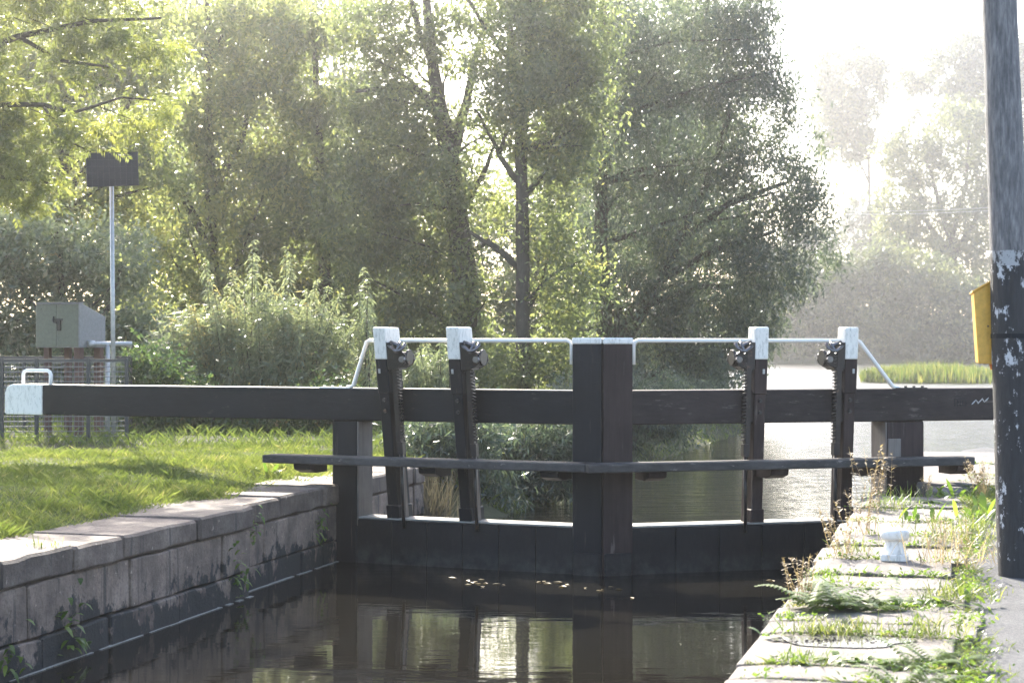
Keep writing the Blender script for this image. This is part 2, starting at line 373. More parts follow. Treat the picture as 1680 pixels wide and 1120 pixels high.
def grid_mesh(name, P, mat, kind='structure', parent=None):
    nu, nv = P.shape[:2]
    idx = np.arange(nu * nv).reshape(nu, nv)
    fs = np.stack([idx[:-1, :-1], idx[1:, :-1], idx[1:, 1:], idx[:-1, 1:]], -1).reshape(-1, 4)
    mbx = MB(); mbx.v = [Vector(p) for p in P.reshape(-1, 3)]; mbx.f = fs.tolist()
    o = mk(name, mbx, mat, parent, smooth=True)
    # make sure the sheet faces up
    me = o.data
    if me.polygons[0].normal.z < 0: me.flip_normals()
    return tag(o, kind=kind)

ss = np.concatenate([np.linspace(0.45, 6, 45), np.linspace(6.5, 45, 20)]); ts = np.linspace(-14, 16, 110)
SS, TT = np.meshgrid(ss, ts, indexing='ij')
ZZ = lawn_z(SS, TT)
P = np.stack([PL.x + AX.x * TT + NL.x * SS, PL.y + AX.y * TT + NL.y * SS, ZZ], -1)
grid_mesh('lawn', P, M['soil'])

# river bank beyond the gate, falling into the water along a bent shoreline
SHORE = [(-0.95, 22.4), (0.1, 24.0), (1.0, 27.5), (2.4, 33), (4.6, 41), (7.2, 50), (8.2, 58), (6, 70), (-10, 92), (-60, 130), (-260, 190)]
poly = np.array(SHORE + [(-260, 21), (-2.6, 21.2)])
def bank_dist(X, Y):
    inside = np.zeros(X.shape, bool); d = np.full(X.shape, 1e9); n = len(poly)
    for i in range(n):
        a, b = poly[i], poly[(i + 1) % n]
        cond = ((a[1] > Y) != (b[1] > Y)) & (X < (b[0] - a[0]) * (Y - a[1]) / (b[1] - a[1] + 1e-12) + a[0])
        inside ^= cond
        if i < len(SHORE) - 1:
            ab = b - a; tt = np.clip(((X - a[0]) * ab[0] + (Y - a[1]) * ab[1]) / (ab @ ab), 0, 1)
            d = np.minimum(d, np.hypot(X - a[0] - tt * ab[0], Y - a[1] - tt * ab[1]))
    return np.where(inside, d, -d)
def bank_z(X, Y):
    d = bank_dist(X, Y)
    return np.clip(-0.95 + d * 0.45, -2.5, 0.02 + 0.012 * np.clip(d, 0, 60)) + 0.05 * vnoise(X, Y, 4)
xs = np.concatenate([np.linspace(-240, -30, 30), np.linspace(-28, 14, 85)]); ys = np.concatenate([np.linspace(21, 64, 80), np.linspace(66, 180, 30)])
XX, YY = np.meshgrid(xs, ys, indexing='ij'); P = np.stack([XX, YY, bank_z(XX, YY)], -1)
grid_mesh('river_bank', P, M['bank'])
def bz(X, Y): return float(bank_z(np.array([X]), np.array([Y]))[0])

xs = np.linspace(-320, 420, 60); ys = np.concatenate([[214, 217, 220, 224], np.linspace(235, 620, 20)])
XX, YY = np.meshgrid(xs, ys, indexing='ij')
ZZ = np.clip(-1.6 + (YY - 216) * 0.25 - np.abs(XX) * 0.003, -2.5, 0.4) + np.clip((YY - 260) * 0.03, 0, 12)
grid_mesh('far_bank', np.stack([XX, YY, ZZ], -1), M['bank'])

# ------------------------------------------------------------------ left lock wall
def stations(ringf, n):
    """a block as a bar of n+1 uneven cross-sections; ringf(f, i) gives the four corners"""
    m = MB(); vs = []
    for i in range(n + 1): vs += ringf(i / n, i)
    fs = [(0, 1, 2, 3), tuple(range(4 * n, 4 * n + 4))[::-1]]
    for i in range(n):
        for k in range(4): fs.append((4 * i + k, 4 * i + (k + 1) % 4, 4 * i + 4 + (k + 1) % 4, 4 * i + 4 + k))
    m.add(vs, fs); return m
def rough_block(T, t0, t1, s0, s1, z0, z1, j=0.014):
    n = max(2, min(6, int((t1 - t0) / 0.2)))
    g = lambda a: rnd.gauss(0, a)
    def ring(f, i):
        t = t0 + (t1 - t0) * f; e = 0 if 0 < i < n else 1
        w_ = 0.5 if e else 1.0
        return [T(t + g(.003), s0 + abs(g(j * .5)), z0 + g(j * .35) * w_), T(t + g(.003), s1, z0), T(t + g(.003), s1, z1 + g(.004)), T(t + g(.003), s0 + abs(g(j * .7)), z1 - abs(g(j * .5)))]
    return stations(ring, n)
wl = thing('lock_wall', 'grey ashlar lock wall along the lawn with flat coping stones', 'wall', TL(0, 0.3, WATER))
mb = MB(); mb.box(TL, -7, 4.42, 0.10, 0.46, -3.0, -0.06); mb.box(TL, 4.40, 10.4, 0.26, 0.62, -3.0, -0.06)
mk('wall_core', mb, M['core'], wl)
def course(parent, T, t0, t1, off, z0, z1, smin, smax, depth, lens, mat, nm, gap=0.006, bev=0.012, lip=0.0):
    t = t0
    while t < t1 - 0.05:
        L = min(rnd.uniform(*lens), t1 - t)
        if t1 - (t + L) < 0.25: L = t1 - t
        pr = rnd.uniform(smin, smax)
        dz = rnd.uniform(-0.012, 0.012) if lip else 0
        m = rough_block(T, t + gap, t + L - gap, off + pr, off + pr + (rnd.uniform(*depth) if isinstance(depth, tuple) else depth), z0 + 0.004, z1 - 0.004 + dz)
        mk(nm, m, mat, parent, bevel=bev, seg=1)
        t += L
course(wl, TL, -6.5, 4.42, 0, -0.21, 0.0, -0.035, 0.005, (0.75, 1.15), (0.75, 1.5), M['coping'], 'coping_stone', 0.008, 0.022, 1)
course(wl, TL, -6.5, 4.42, 0, -0.61, -0.21, -0.012, 0.02, 0.34, (0.5, 1.15), M['ashlar'], 'stone')
course(wl, TL, -6.2, 4.42, 0, -1.05, -0.61, -0.02, 0.015, 0.34, (0.6, 1.3), M['ashlar'], 'stone')
course(wl, TL, 4.44, 10.35, 0.16, -0.23, 0.0, -0.03, 0.01, (0.7, 0.95), (0.8, 1.3), M['coping'], 'coping_stone', 0.008, 0.022, 1)
course(wl, TL, 4.44, 10.35, 0.16, -0.62, -0.23, -0.012, 0.02, 0.34, (0.55, 1.1), M['ashlar'], 'stone')
course(wl, TL, 4.44, 10.35, 0.16, -1.05, -0.62, -0.02, 0.015, 0.34, (0.6, 1.2), M['ashlar'], 'stone')
# thin pale strip along the wall's waterline, added to imitate the sky's reflection there
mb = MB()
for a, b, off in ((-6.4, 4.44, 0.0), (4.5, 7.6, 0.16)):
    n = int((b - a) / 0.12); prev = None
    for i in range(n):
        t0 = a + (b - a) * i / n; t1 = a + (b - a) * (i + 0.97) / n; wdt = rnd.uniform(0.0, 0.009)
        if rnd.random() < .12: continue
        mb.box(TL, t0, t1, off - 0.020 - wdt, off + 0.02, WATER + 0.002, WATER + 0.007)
sc = mk('waterline_glint', mb, M['concrete_top'], wl)

# ------------------------------------------------------------------ right quay
wr = thing('quay_wall', 'sunlit right hand quay of broad weathered slabs with weeds in joints', 'wall', TR(2, 0.5, WATER))
mb = MB(); mb.box(TR, -6, 9.9, 0.08, 1.5, -3.0, -0.16); mb.box(TR, 9.88, 19, 0.55, 2.6, -3.0, -0.16)
mk('wall_core', mb, M['core'], wr)
YJ = [3.5, 4.6, 5.6, 6.5, 7.3, 8.03, 8.40, 9.28, 9.71, 10.24, 11.13, 11.69, 12.5, 13.38, 14.1, 15.16, 16.5, 17.64]
tj = [(y - 8.07) / 0.968 for y in YJ]
for i in range(len(tj) - 1):
    ln = rnd.uniform(0.92, 1.12); z = 0.0 if abs(YJ[i] - 8.40) < .01 else rnd.uniform(-0.012, 0.008); so_ = rnd.uniform(-0.03, 0.02)
    fl_ = abs(YJ[i] - 8.40) < .01
    def ring(f, k, a=tj[i] + .005, b=tj[i + 1] - .005, s0=so_, ln=ln, z=z, fl_=fl_):
        ss_ = s0 + (ln - s0) * f; q = (lambda v: rnd.gauss(0, v))
        zz = z + (0 if fl_ else q(.004)); dr_ = .018 if k == 0 else 0
        return [TR(a, ss_, -.19), TR(b, ss_, -.19), TR(b - abs(q(.010)), ss_ + q(.008), zz - dr_ - (0 if fl_ else abs(q(.003)))), TR(a + abs(q(.010)), ss_ + q(.008), zz - dr_)]
    m = stations(ring, 7); mk('quay_slab', m, M['slab'], wr, bevel=0.012, seg=2)
t = 9.93
for L, s0, z in ((0.75, 0.62, -0.05), (0.55, 0.60, 0.0), (1.2, 0.50, 0.03), (1.1, 0.38, 0.02), (1.3, 0.35, 0.01), (1.4, 0.35, 0.0), (1.3, 0.35, 0.0)):
    m = MB(); m.hexa([TR(t + .01, s0, -0.2), TR(t + L - .01, s0, -0.2), TR(t + L - .01, 2.0, -0.2), TR(t + .01, 2.0, -0.2),
                      TR(t + .01, s0, z), TR(t + L - .01, s0 + .01, z + .006), TR(t + L - .01, 2.0, z), TR(t + .01, 2.0, z - .004)])
    mk('quay_slab', m, M['slab'], wr, bevel=0.012, seg=2); t += L
course(wr, TR, -5, 9.9, 0, -0.58, -0.2, -0.012, 0.02, 0.3, (0.6, 1.2), M['ashlar'], 'stone')
course(wr, TR, -5, 9.9, 0, -1.05, -0.58, -0.012, 0.02, 0.3, (0.6, 1.2), M['ashlar'], 'stone')
# tarmac path
ss2 = np.linspace(0.93, 26, 90); ts2 = np.linspace(-14, 19, 90); SS, TT = np.meshgrid(ss2, ts2, indexing='ij')
edge = np.clip(1 - (SS - 0.93) / 0.3, 0, 1)
ZZ = -0.02 + 0.012 * vnoise(SS * 1.5, TT * 1.3, 9) - 0.05 * edge
P = np.stack([PR.x + AX.x * TT + NR.x * SS, PR.y + AX.y * TT + NR.y * SS, ZZ], -1)
grid_mesh('path', P, M['tarmac'])

# ------------------------------------------------------------------ lock gate leaves
O = Vector((0.919, 18.0, 0))
DL, NLv = Vector((-0.919, 0.394, 0)), Vector((-0.394, -0.919, 0))
DR, NRv = Vector((0.961, 0.276, 0)), Vector((0.276, -0.961, 0))
class Leaf:
    def __init__(s, d, n): s.d = d; s.n = n
    def W(s, u, v, z): return O + s.d * u + s.n * v + Vector((0, 0, z))
    def u(s, x, v=0.0):      # u of the point on the plane at offset v that the photograph shows at column x
        k = (x - CX) / F; b = O + s.n * v
        return (k * b.y - b.x) / (s.d.x - k * s.d.y)
GL, GR = Leaf(DL, NLv), Leaf(DR, NRv)
ZP = -0.376        # top of the lower panel
Z0, Z1 = 0.685, 1.034

def lock_gate(G, side, spec):
    T = G.W
    root = thing('lock_gate', spec['label'], 'lock gate', (O + G.d * 2.2 + Vector((0, 0, WATER))))
    dark, beam = spec['post'], spec['beam']
    um0, um1 = spec['mitre']           # mitre post
    # mitre post
    mb = MB(); mb.box(T, um0, um1, -0.34, 0.02, -2.2, 1.515); mp_ = mk('mitre_post', mb, dark, root, 0.008)
    mb = MB(); mb.box(T, um0 - 0.0, um1 + 0.004, -0.345, 0.028, 1.51, 1.575); mk('white_cap', mb, M['white'], mp_, 0.010)
    mb = MB(); mb.box(T, um0 + 0.012, um1 - 0.01, 0.0, 0.035, -2.0, -0.62); mk('rubbing_block', mb, M['wet_panel'], mp_, 0.01)
    # balance beam
    ue = spec['end']; uw = ue - spec['whitelen']
    mb = MB(); mb.box(T, um1 - 0.01, uw, -0.36, 0.0, Z0, Z1)
    bm_ = mk('balance_beam', mb, beam, root, 0.012)
    mb = MB()
    pr = [(uw, Z0 - .004), (ue - .02, Z0 - .004), (ue, Z0 + .02), (ue, Z1 - .10), (ue - .03, Z1 - .03), (ue - .10, Z1 + .004), (uw, Z1 + .004)]
    mb.prism(lambda a, b, c: T(a, c, b), pr, -0.365, 0.005); mk('white_end', mb, M['white'], bm_, 0.008)
    hx0, hx1 = uw + 0.0, uw + 0.40
    pts = [(hx0, Z1 - .02), (hx0, Z1 + .12), (hx0 + .015, Z1 + .15), (hx0 + .05, Z1 + .165), (hx1 - .05, Z1 + .165), (hx1 - .015, Z1 + .15), (hx1, Z1 + .12), (hx1, Z1 - .02)]
    mb = MB(); mb.tube([T(a, -0.16, b) for a, b in pts], 0.022, 10); mk('grab_handle', mb, M['white_clean'], bm_, smooth=True)
    # heel post
    uh0, uh1 = spec['heel']
    mb = MB(); mb.box(T, uh0, uh1, -0.36, -0.015, -2.2, Z0 + .004); hp = mk('heel_post', mb, dark, root, 0.02)
    mb = MB(); mb.box(T, uh0 - 0.012, uh0 + 0.006, -0.350, -0.02, -0.45, Z0 - .01); mk('facing_board', mb, M['grey_timber'], hp, 0.004)
    if side == 'R':
        mb = MB(); mb.box(T, uh0 + 0.01, uh0 + .16, -0.02, 0.004, 0.30, 0.50); mk('patch_board', mb, M['grey_timber'], hp, 0.004)
    # lower panel
    mb = MB(); mb.box(T, um1 - 0.01, uh0 + 0.02, -0.33, -0.03, -2.2, ZP)
    pn = mk('panel', mb, M['wet_panel'], root, 0.010)
    mb = MB(); mb.box(T, um1 + 0.002, uh0 + 0.004, -0.325, -0.028, ZP, ZP + 0.022); mk('capping_board', mb, M['concrete_top'], pn, 0.006)
    n = 6
    for i in range(n):                                      # vertical sheeting planks of the panel
        a = um1 + (uh0 - um1) * i / n; b = um1 + (uh0 - um1) * (i + 1) / n
        mb = MB(); mb.box(T, a + 0.004, b - 0.004, -0.035, -0.014 + rnd.uniform(-.003, .004), -2.0, ZP - 0.006); mk('sheeting_plank', mb, M['wet_panel'], pn, 0.004)
    # stanchions, racks and paddle gears
    for (xf0, xf1) in spec['stanchions']:
        lean = 0.345 if side == 'L' else 0.14
        ua, ub = sorted((G.u(xf0, lean - .045), G.u(xf1, lean - .045)))
        ub = ua + 0.15 if side == 'R' else ub
        ua = ub - 0.145 if side == 'L' else ua
        zt, zb = 1.69, ZP
        def vf(z): return -0.045 + lean * (z - zb) / (zt - zb)
        D = 0.34 if side == 'L' else 0.19
        def RT(u, k, z): return T(u, vf(z) - k, z)
        mb = MB(); mb.box(RT, ua + .012, ub - .012, 0.01, D - .03, zb, 1.0)
        st = mk('stanchion', mb, dark, root, 0.008)
        mb = MB(); mb.box(RT, ua, ub, 0.0, D, 0.985, 1.36); mk('upper_block', mb, dark, st, 0.012)
        mb = MB(); mb.box(RT, ua - .004, ub + .004, -0.004, D + .004, 1.345, zt); mk('white_cap', mb, M['white'], st, 0.022, seg=3)
        mb = MB(); mb.box(RT, ua - .002, ub + .002, -0.01, D - .01, zb, zb + .16); mk('foot_block', mb, dark, st, 0.01)
        for zb_ in (0.80, 0.92):
            mb = MB(); mb.tube([RT((ua + ub) / 2, 0.012, zb_), RT((ua + ub) / 2, -0.012, zb_)], 0.02, 8); mk('bolt', mb, M['iron'], st)
        # rack bar on the mitre-ward side of the post
        uc = ua - 0.085
        def KT(u, k, z): return T(u, vf(z) * 0.8 + 0.03 - k, z)
        zr0, zr1 = 0.40, 1.42
        mb = MB()
        mb.box(KT, uc - .008, uc + .045, 0.0, 0.05, zr0, zr1)
        nteeth = 26
        for i in range(nteeth):
            z = zr0 + .10 + (zr1 - zr0 - .12) * i / nteeth
            mb.hexa([KT(uc - .04, 0, z + .004), KT(uc - .006, 0, z), KT(uc - .006, .05, z), KT(uc - .04, .05, z + .004),
                     KT(uc - .04, 0, z + .016), KT(uc - .006, 0, z + .024), KT(uc - .006, .05, z + .024), KT(uc - .04, .05, z + .016)])
        mb.box(KT, uc - .03, uc + .035, -0.01, 0.06, zr0 - .06, zr0 + .07)
        rk = mk('rack', mb, M['rack'], root)
        mb = MB(); mb.tube([KT(uc, .02, zr0 - .02), T(uc, 0.02, -0.45)], 0.019, 8)
        mk('paddle_rod', mb, M['iron'], rk, smooth=True)
        # guide board behind the rack
        mb = MB(); mb.box(RT, ua - .035, ua - .004, 0.10, 0.17, zb, 1.22); mk('guide_board', mb, M['grey_timber'] if side == 'L' else dark, st, 0.004)
        # paddle gear casting
        gr = MB()
        gr.box(RT, ua - .03, ua + .002, 0.02, 0.26, 1.22, 1.53)                      # back plate
        gear = mk('paddle_gear', gr, M['iron'], root, 0.008)
        g = MB()
        g.tube([RT(ua - .02, .10, 1.37), RT(ua - .20, .10, 1.37)], [0.066, 0.060], 14)
        g.tube([RT(ua - .20, .10, 1.37), RT(ua - .225, .10, 1.37)], [0.088, 0.084], 14)
        g.tube([RT(ua - .05, .10, 1.37), RT(ua - .075, .10, 1.37)], [0.088, 0.088], 14)
        mk('pinion_housing', g, M['iron'], gear, smooth=False, bevel=0.004)
        g = MB()
        g.tube([RT(ua - .02, 0.01, 1.50), RT(ua - .07, -.02, 1.47), RT(ua - .12, -.035, 1.435), RT(ua - .165, -.03, 1.44), RT(ua - .205, -.01, 1.47), RT(ua - .215, .02, 1.52)], [.016, .018, .018, .018, .016, .02], 8)
        g.tube([RT(ua - .13, -.035, 1.435), RT(ua - .15, 0.02, 1.50), RT(ua - .14, .06, 1.535)], .016, 8)
        g.tube([RT(ua - .02, .06, 1.53), RT(ua - .11, .06, 1.50), RT(ua - .17, .06, 1.46)], .022, 8)
        mk('pawl_lever', g, M['gear_bright'], gear, smooth=True)
        for kk in (-.005, .195):                                # bracket cheeks
            g = MB(); prof = [(ua, 1.24), (ua - .10, 1.245), (ua - .19, 1.29), (ua - .225, 1.34), (ua - .22, 1.40), (ua - .17, 1.435), (ua - .12, 1.41), (ua - .08, 1.44), (ua - .06, 1.52), (ua, 1.53)]
            g.prism(lambda a, bb, c: RT(a, c, bb), prof, kk, kk + .022); mk('cheek_plate', g, M['iron'], gear, 0.005)
        g = MB(); g.tube([RT(ua - .19, -.03, 1.35), RT(ua - .19, .25, 1.35)], .022, 10); g.tube([RT(ua - .19, -.045, 1.35), RT(ua - .19, -.012, 1.35)], .036, 8); mk('spindle', g, M['gear_bright'], gear, 0.003)
        g = MB(); g.box(RT, ua - .115, ua - .01, 0.01, 0.20, 1.24, 1.30); g.tube([RT(ua - .12, .0, 1.31), RT(ua - .12, .20, 1.31)], .05, 10)
        mk('pinion', g, M['rack'], gear, 0.004)
        g = MB(); g.box(RT, ua + .09, ua + .115, -.008, .004, 1.20, 1.25); mk('nameplate', g, M['galv'], gear, 0.003)
    # hand rail
    vr, zr = -0.045, 1.548
    f0, f1 = spec['rail_foot']
    ur = um1 + 0.03
    pts = [T(ur, vr, 1.30), T(ur, vr, zr - .05), T(ur + .012, vr, zr - .018), T(ur + .05, vr, zr)]
    pts += [T(f1, vr, zr), T(f1 + .03, vr, zr - .012), T(f0 - .06, vr, Z1 + .03), T(f0 - .02, vr, Z1 + .012), T(f0 + .02, vr, Z1 + .008)]
    mb = MB(); mb.tube(pts, 0.0225, 10); hr = mk('handrail', mb, M['white_clean'], root, smooth=True)
    mb = MB(); mb.box(T, f0 - .03, f0 + .34, vr - .04, vr + .04, Z1 - .002, Z1 + .012)
    for a in (f0 + .10, f0 + .20, f0 + .30): mb.tube([T(a, vr, Z1 + .01), T(a, vr, Z1 + .028)], .016, 6)
    mk('foot_plate', mb, M['white_clean'] if side == 'L' else M['iron'], hr)
    # walkway
    w0, w1 = spec['walk']; zt = 0.315
    mb = MB()
    nseg = 8; vs = []; fs = []
    a0, a1 = w0, w1
    pr = [(a0, .11), (a1 - .05, .11), (a1, .16), (a1, .40), (a1 - .03, .43), (a0, .43)]
    mb.prism(T, pr, zt - .085, zt)
    wk = mk('walkway_plank', mb, M['plank'], root, 0.012, seg=2)
    for ub_ in spec['brackets']:
        mb = MB()
        mb.prism(lambda a, b, c: T(c, a, b), [(-.02, zt - .19), (.22, zt - .19), (.36, zt - .15), (.38, zt - .088), (-.02, zt - .088)], ub_ - .10, ub_ + .10)
        mk('bracket', mb, M['brown_timber'] if side == 'R' else M['black_timber'], wk, 0.008)
    return root

specL = dict(label='left gate leaf, black timber with white painted balance beam end over the lawn', post=M['black_timber'], beam=M['black_beam'],
             mitre=(0.004, GL.u(940)), end=GL.u(8), whitelen=GL.u(8) - GL.u(69), heel=(GL.u(585), GL.u(543)),
             stanchions=[(611, 630), (731, 748)], rail_foot=(GL.u(572, -.045), GL.u(606, -.045)),
             walk=(GL.u(962, .4), GL.u(430, .4)), brackets=[GL.u(x, .3) for x in (905, 705, 500)])
specR = dict(label='right gate leaf, brown black timber with heel post beside the sunlit quay', post=M['brown_timber'], beam=M['brown_beam'],
             mitre=(0.004, GR.u(1037)), end=7.4, whitelen=0.45, heel=(GR.u(1456), GR.u(1518)),
             stanchions=[(1240, 1265), (1388, 1412)], rail_foot=(GR.u(1472, -.045), GR.u(1406, -.045)),
             walk=(GR.u(965, .4), GR.u(1600, .4)), brackets=[GR.u(x, .3) for x in (1075, 1275, 1432, 1578)])
gl = lock_gate(GL, 'L', specL); gr = lock_gate(GR, 'R', specR)
# carved letters on the right balance beam: shallow grooves
mb = MB(); T = GR.W; u0 = GR.u(1566); k = (GR.u(1622) - u0) / 1.0
for a0, b0, a1, b1 in ((0, .84, 0, .92), (0, .92, .36, .925), (.08, .84, .08, .905), (.08, .905, .17, .84), (.17, .84, .17, .905), (.23, .845, .33, .845), (.23, .90, .33, .90), (.23, .845, .23, .90), (.33, .845, .33, .90)):
    p, q = T(u0 + a0 * k, .001, b0), T(u0 + a1 * k, .001, b1); mb.tube([p, q], .004, 4)
bmR = [c for c in gr.children if c.name.startswith('balance_beam')][0]
mk('carving', mb, M['black_timber'], bmR)
mb = MB()
mb.tube([T(u0 + (.5 + .5 * q / 8) * k, .0005, .858 + .02 * ((q * 7) % 3) + .004 * q) for q in range(9)], [.004, .009, .005, .011, .006, .010, .004, .009, .003], 5)
mk('paint_smear', mb, M['galv'], bmR)

# ------------------------------------------------------------------ bollard, pole, box
b = thing('mooring_bollard', 'small white painted iron mooring bollard on the quay slabs', 'bollard', gp(1468, 919))
c = b.location
mb = MB(); B = lambda a, bb, z: c + AX * a + NR * bb + Vector((0, 0, z))
mb.box(B, -.094, .094, -.094, .094, 0.0, .052); mk('base', mb, M['white'], b, 0.008)
mb = MB(); mb.lathe(c, [(.086, .05), (.082, .06), (.072, .10), (.066, .125), (.067, .142), (.075, .152)], 28); mk('shaft', mb, M['white'], b, smooth=True)
mb = MB(); mb.lathe(c, [(.070, .142), (.090, .150), (.099, .164), (.100, .198), (.093, .214), (.06, .222), (.001, .224)], 28); mk('mushroom_head', mb, M['white'], b, smooth=True)
mb = MB(); mb.tube([c + Vector((-.01, -.08, .196)), c + Vector((-.012, -.103, .196))], .008, 8); mk('stud', mb, M['white'], b)

pb = gp(1672, 939); 
tp = thing('timber_pole', 'tall weathered timber pole with flaking black and white paint', 'pole', pb)
Yp = pb.y
mb = MB(); seg = 20; ring = []
zs = np.linspace(-0.3, 6.0, 30); pts = []; rad = []
for z in zs:
    xp = 1672 - 32 * (z / 3.8); 
    pts.append(Vector(((xp - CX) / F * Yp, Yp + 0.01 * math.sin(z * 2), z)))
    rad.append((0.134 - 0.0055 * z) + 0.002 * math.sin(z * 5))
mb.tube(pts, rad, 24); mk('pole_shaft', mb, M['pole'], tp, smooth=True)
mb = MB(); zc = 1.56; xc = ((1672 - 32 * (zc / 3.8)) - CX) / F * Yp
mb.tube([Vector((xc, Yp, zc - .015)), Vector((xc, Yp, zc + .015))], .131, 24); mk('band', mb, M['black_timber'], tp)

bx_y = Yp + 0.06
bx = thing('yellow_box', 'yellow box with sloping lid fixed to side of the pole', 'box', px(1612, 598, bx_y))
def QY(x, y, d): return px(x, y, bx_y) + Vector((0.22 * d, d, 0))
mb = MB(); prof = [(1597, 476), (1640, 453), (1642, 598), (1605, 596)]
vs = [QY(x, y, 0) for x, y in prof] + [QY(x, y, 0.42) for x, y in prof]
mb.add(vs, [(0, 3, 2, 1), (4, 5, 6, 7), (0, 1, 5, 4), (1, 2, 6, 5), (2, 3, 7, 6), (3, 0, 4, 7)]); mk('box_body', mb, M['yellow'], bx, 0.008, seg=2)
mb = MB(); q = [(1595, 477), (1641, 451), (1641, 455), (1595, 481)]
vs = [QY(x, y, -.012) for x, y in q] + [QY(x, y, 0.435) for x, y in q]
mb.add(vs, [(0, 3, 2, 1), (4, 5, 6, 7), (0, 1, 5, 4), (1, 2, 6, 5), (2, 3, 7, 6), (3, 0, 4, 7)]); mk('lid', mb, M['yellow'], bx, 0.004)
mb = MB(); mb.tube([QY(1626, 596, .02), QY(1628, 606, .02)], .012, 8); mk('toggle', mb, M['orange'], bx)
mb = MB(); mb.tube([QY(1621, 535, -.002), QY(1621, 535, -.008)], .006, 8); mk('screw', mb, M['iron'], bx)

# ------------------------------------------------------------------ cabinet, solar pole, fence on the lawn
Yk = 26.9; zg = 0.02
def lawn_at(X, Y):
    d = Vector((X, Y, 0)) - PL; return float(lawn_z(np.array([d.dot(NL)]), np.array([d.dot(AX)]))[0]) if Y < 26 else 0.02
phi = math.radians(20)
kn, kr = Vector((-math.sin(phi), -math.cos(phi), 0)), Vector((math.cos(phi), -math.sin(phi), 0))
k0 = px(130, HZ, Yk); k0.z = 0                                 # front right lower corner in plan
KT = lambda a, bb, z: k0 - kr * a - kn * bb + Vector((0, 0, z))   # a leftwards along the front, bb backwards
cb = thing('electrical_cabinet', 'olive and grey metal control cabinet raised on rusty posts behind the fence', 'cabinet', KT(.37, .3, zg))
zc0, zc1, zc2 = 1.46, 2.14, 1.94
mb = MB(); mb.prism(lambda a, bb, c: KT(c, a, bb), [(0, zc0), (.72, zc0), (.72, zc2), (.06, zc1), (0, zc1)], 0, .78)
body = mk('cabinet_body', mb, M['cab_side'], cb, 0.006)
for a in (0.012, 0.394):
    mb = MB(); mb.box(KT, a, a + .372, -.014, -.002, zc0 + .015, zc1 - .02); d_ = mk('door', mb, M['cab_front'], cb, 0.004)
    for zz in (zc0 + .07, zc1 - .10):
        ah = a if a < .2 else a + .28
        mb = MB(); mb.box(KT, ah, ah + .09, -.022, -.013, zz, zz + .025); mk('hinge', mb, M['cab_front'], d_)
mb = MB(); mb.box(KT, -.02, .80, -.04, .10, zc1 - .004, zc1 + .014); mk('roof_lip', mb, M['cab_side'], cb)
mb = MB(); mb.box(KT, .28, .47, -.028, -.014, zc1 - .27, zc1 - .235); mb.box(KT, .31, .37, -.045, -.014, zc1 - .42, zc1 - .26); mb.tube([KT(.44, -.03, zc1 - .20), KT(.44, -.03, zc1 - .29), KT(.38, -.03, zc1 - .30)], .014, 8)
mk('hasp_and_padlock', mb, M['iron'], cb, 0.003)
for a, r_ in ((.62, .045), (.06, .055)):
    for bb in (.08, .62):
        mb = MB(); mb.box(KT, a - r_, a + r_, bb - r_, bb + r_, -.1, zc0 + .005); mk('leg', mb, M['rust'], cb, 0.004)
mb = MB(); mb.tube([KT(-.04, .25, zc0 + .06), KT(-.07, .38, zc0 + .06), KT(-.55, .60, zc0 + .06)], .038, 12); mb.tube([KT(-.03, .2, zc0 + .06), KT(-.06, .3, zc0 + .06)], .055, 12)
mk('conduit', mb, M['galv'], cb, smooth=True)
mb = MB(); mb.tube([KT(-.22, .44, zc0 + .05), KT(-.22, .44, -.1)], .035, 10); mk('conduit', mb, M['galv'], cb, smooth=True)

pp = px(187, HZ, 26.6); pp.z = zg
sp = thing('solar_panel_pole', 'slim galvanised pole carrying a small dark solar panel', 'pole', pp)
top = px(183, 272, 26.6)
mb = MB(); mb.tube([Vector((pp.x, pp.y, -.1)), top], [.036, .030], 12); mk('pole_shaft', mb, M['galv'], sp, smooth=True)
def SP(x, y, k): return px(x, y, 26.45 + (290 - y) * 0.004) + Vector((0, -k, 0))
mb = MB(); ps = [SP(144, 307, 0), SP(228, 304, 0), SP(228, 304, .03), SP(144, 307, .03), SP(142, 252, 0), SP(226, 250, 0), SP(226, 250, .03), SP(142, 252, .03)]
mb.hexa(ps); pan = mk('solar_panel', mb, M['solar'], sp, 0.003)
mb = MB()
for i in range(1, 9):
    x = 143 + 84 * i / 9; mb.tube([SP(x, 306, .032), SP(x - 1.5, 252, .032)], .003, 4)
for i in range(1, 5):
    y = 252 + 54 * i / 5; mb.tube([SP(143, y, .032), SP(227, y, .032)], .003, 4)
mk('cell_grid', mb, M['fence'], pan)
mb = MB()
for a, bq in (((144, 307), (228, 304)), ((142, 252), (226, 250)), ((144, 307), (142, 252)), ((228, 304), (226, 250))):
    mb.tube([SP(*a, .03), SP(*bq, .03)], .008, 4)
mk('panel_frame', mb, M['fence'], pan)

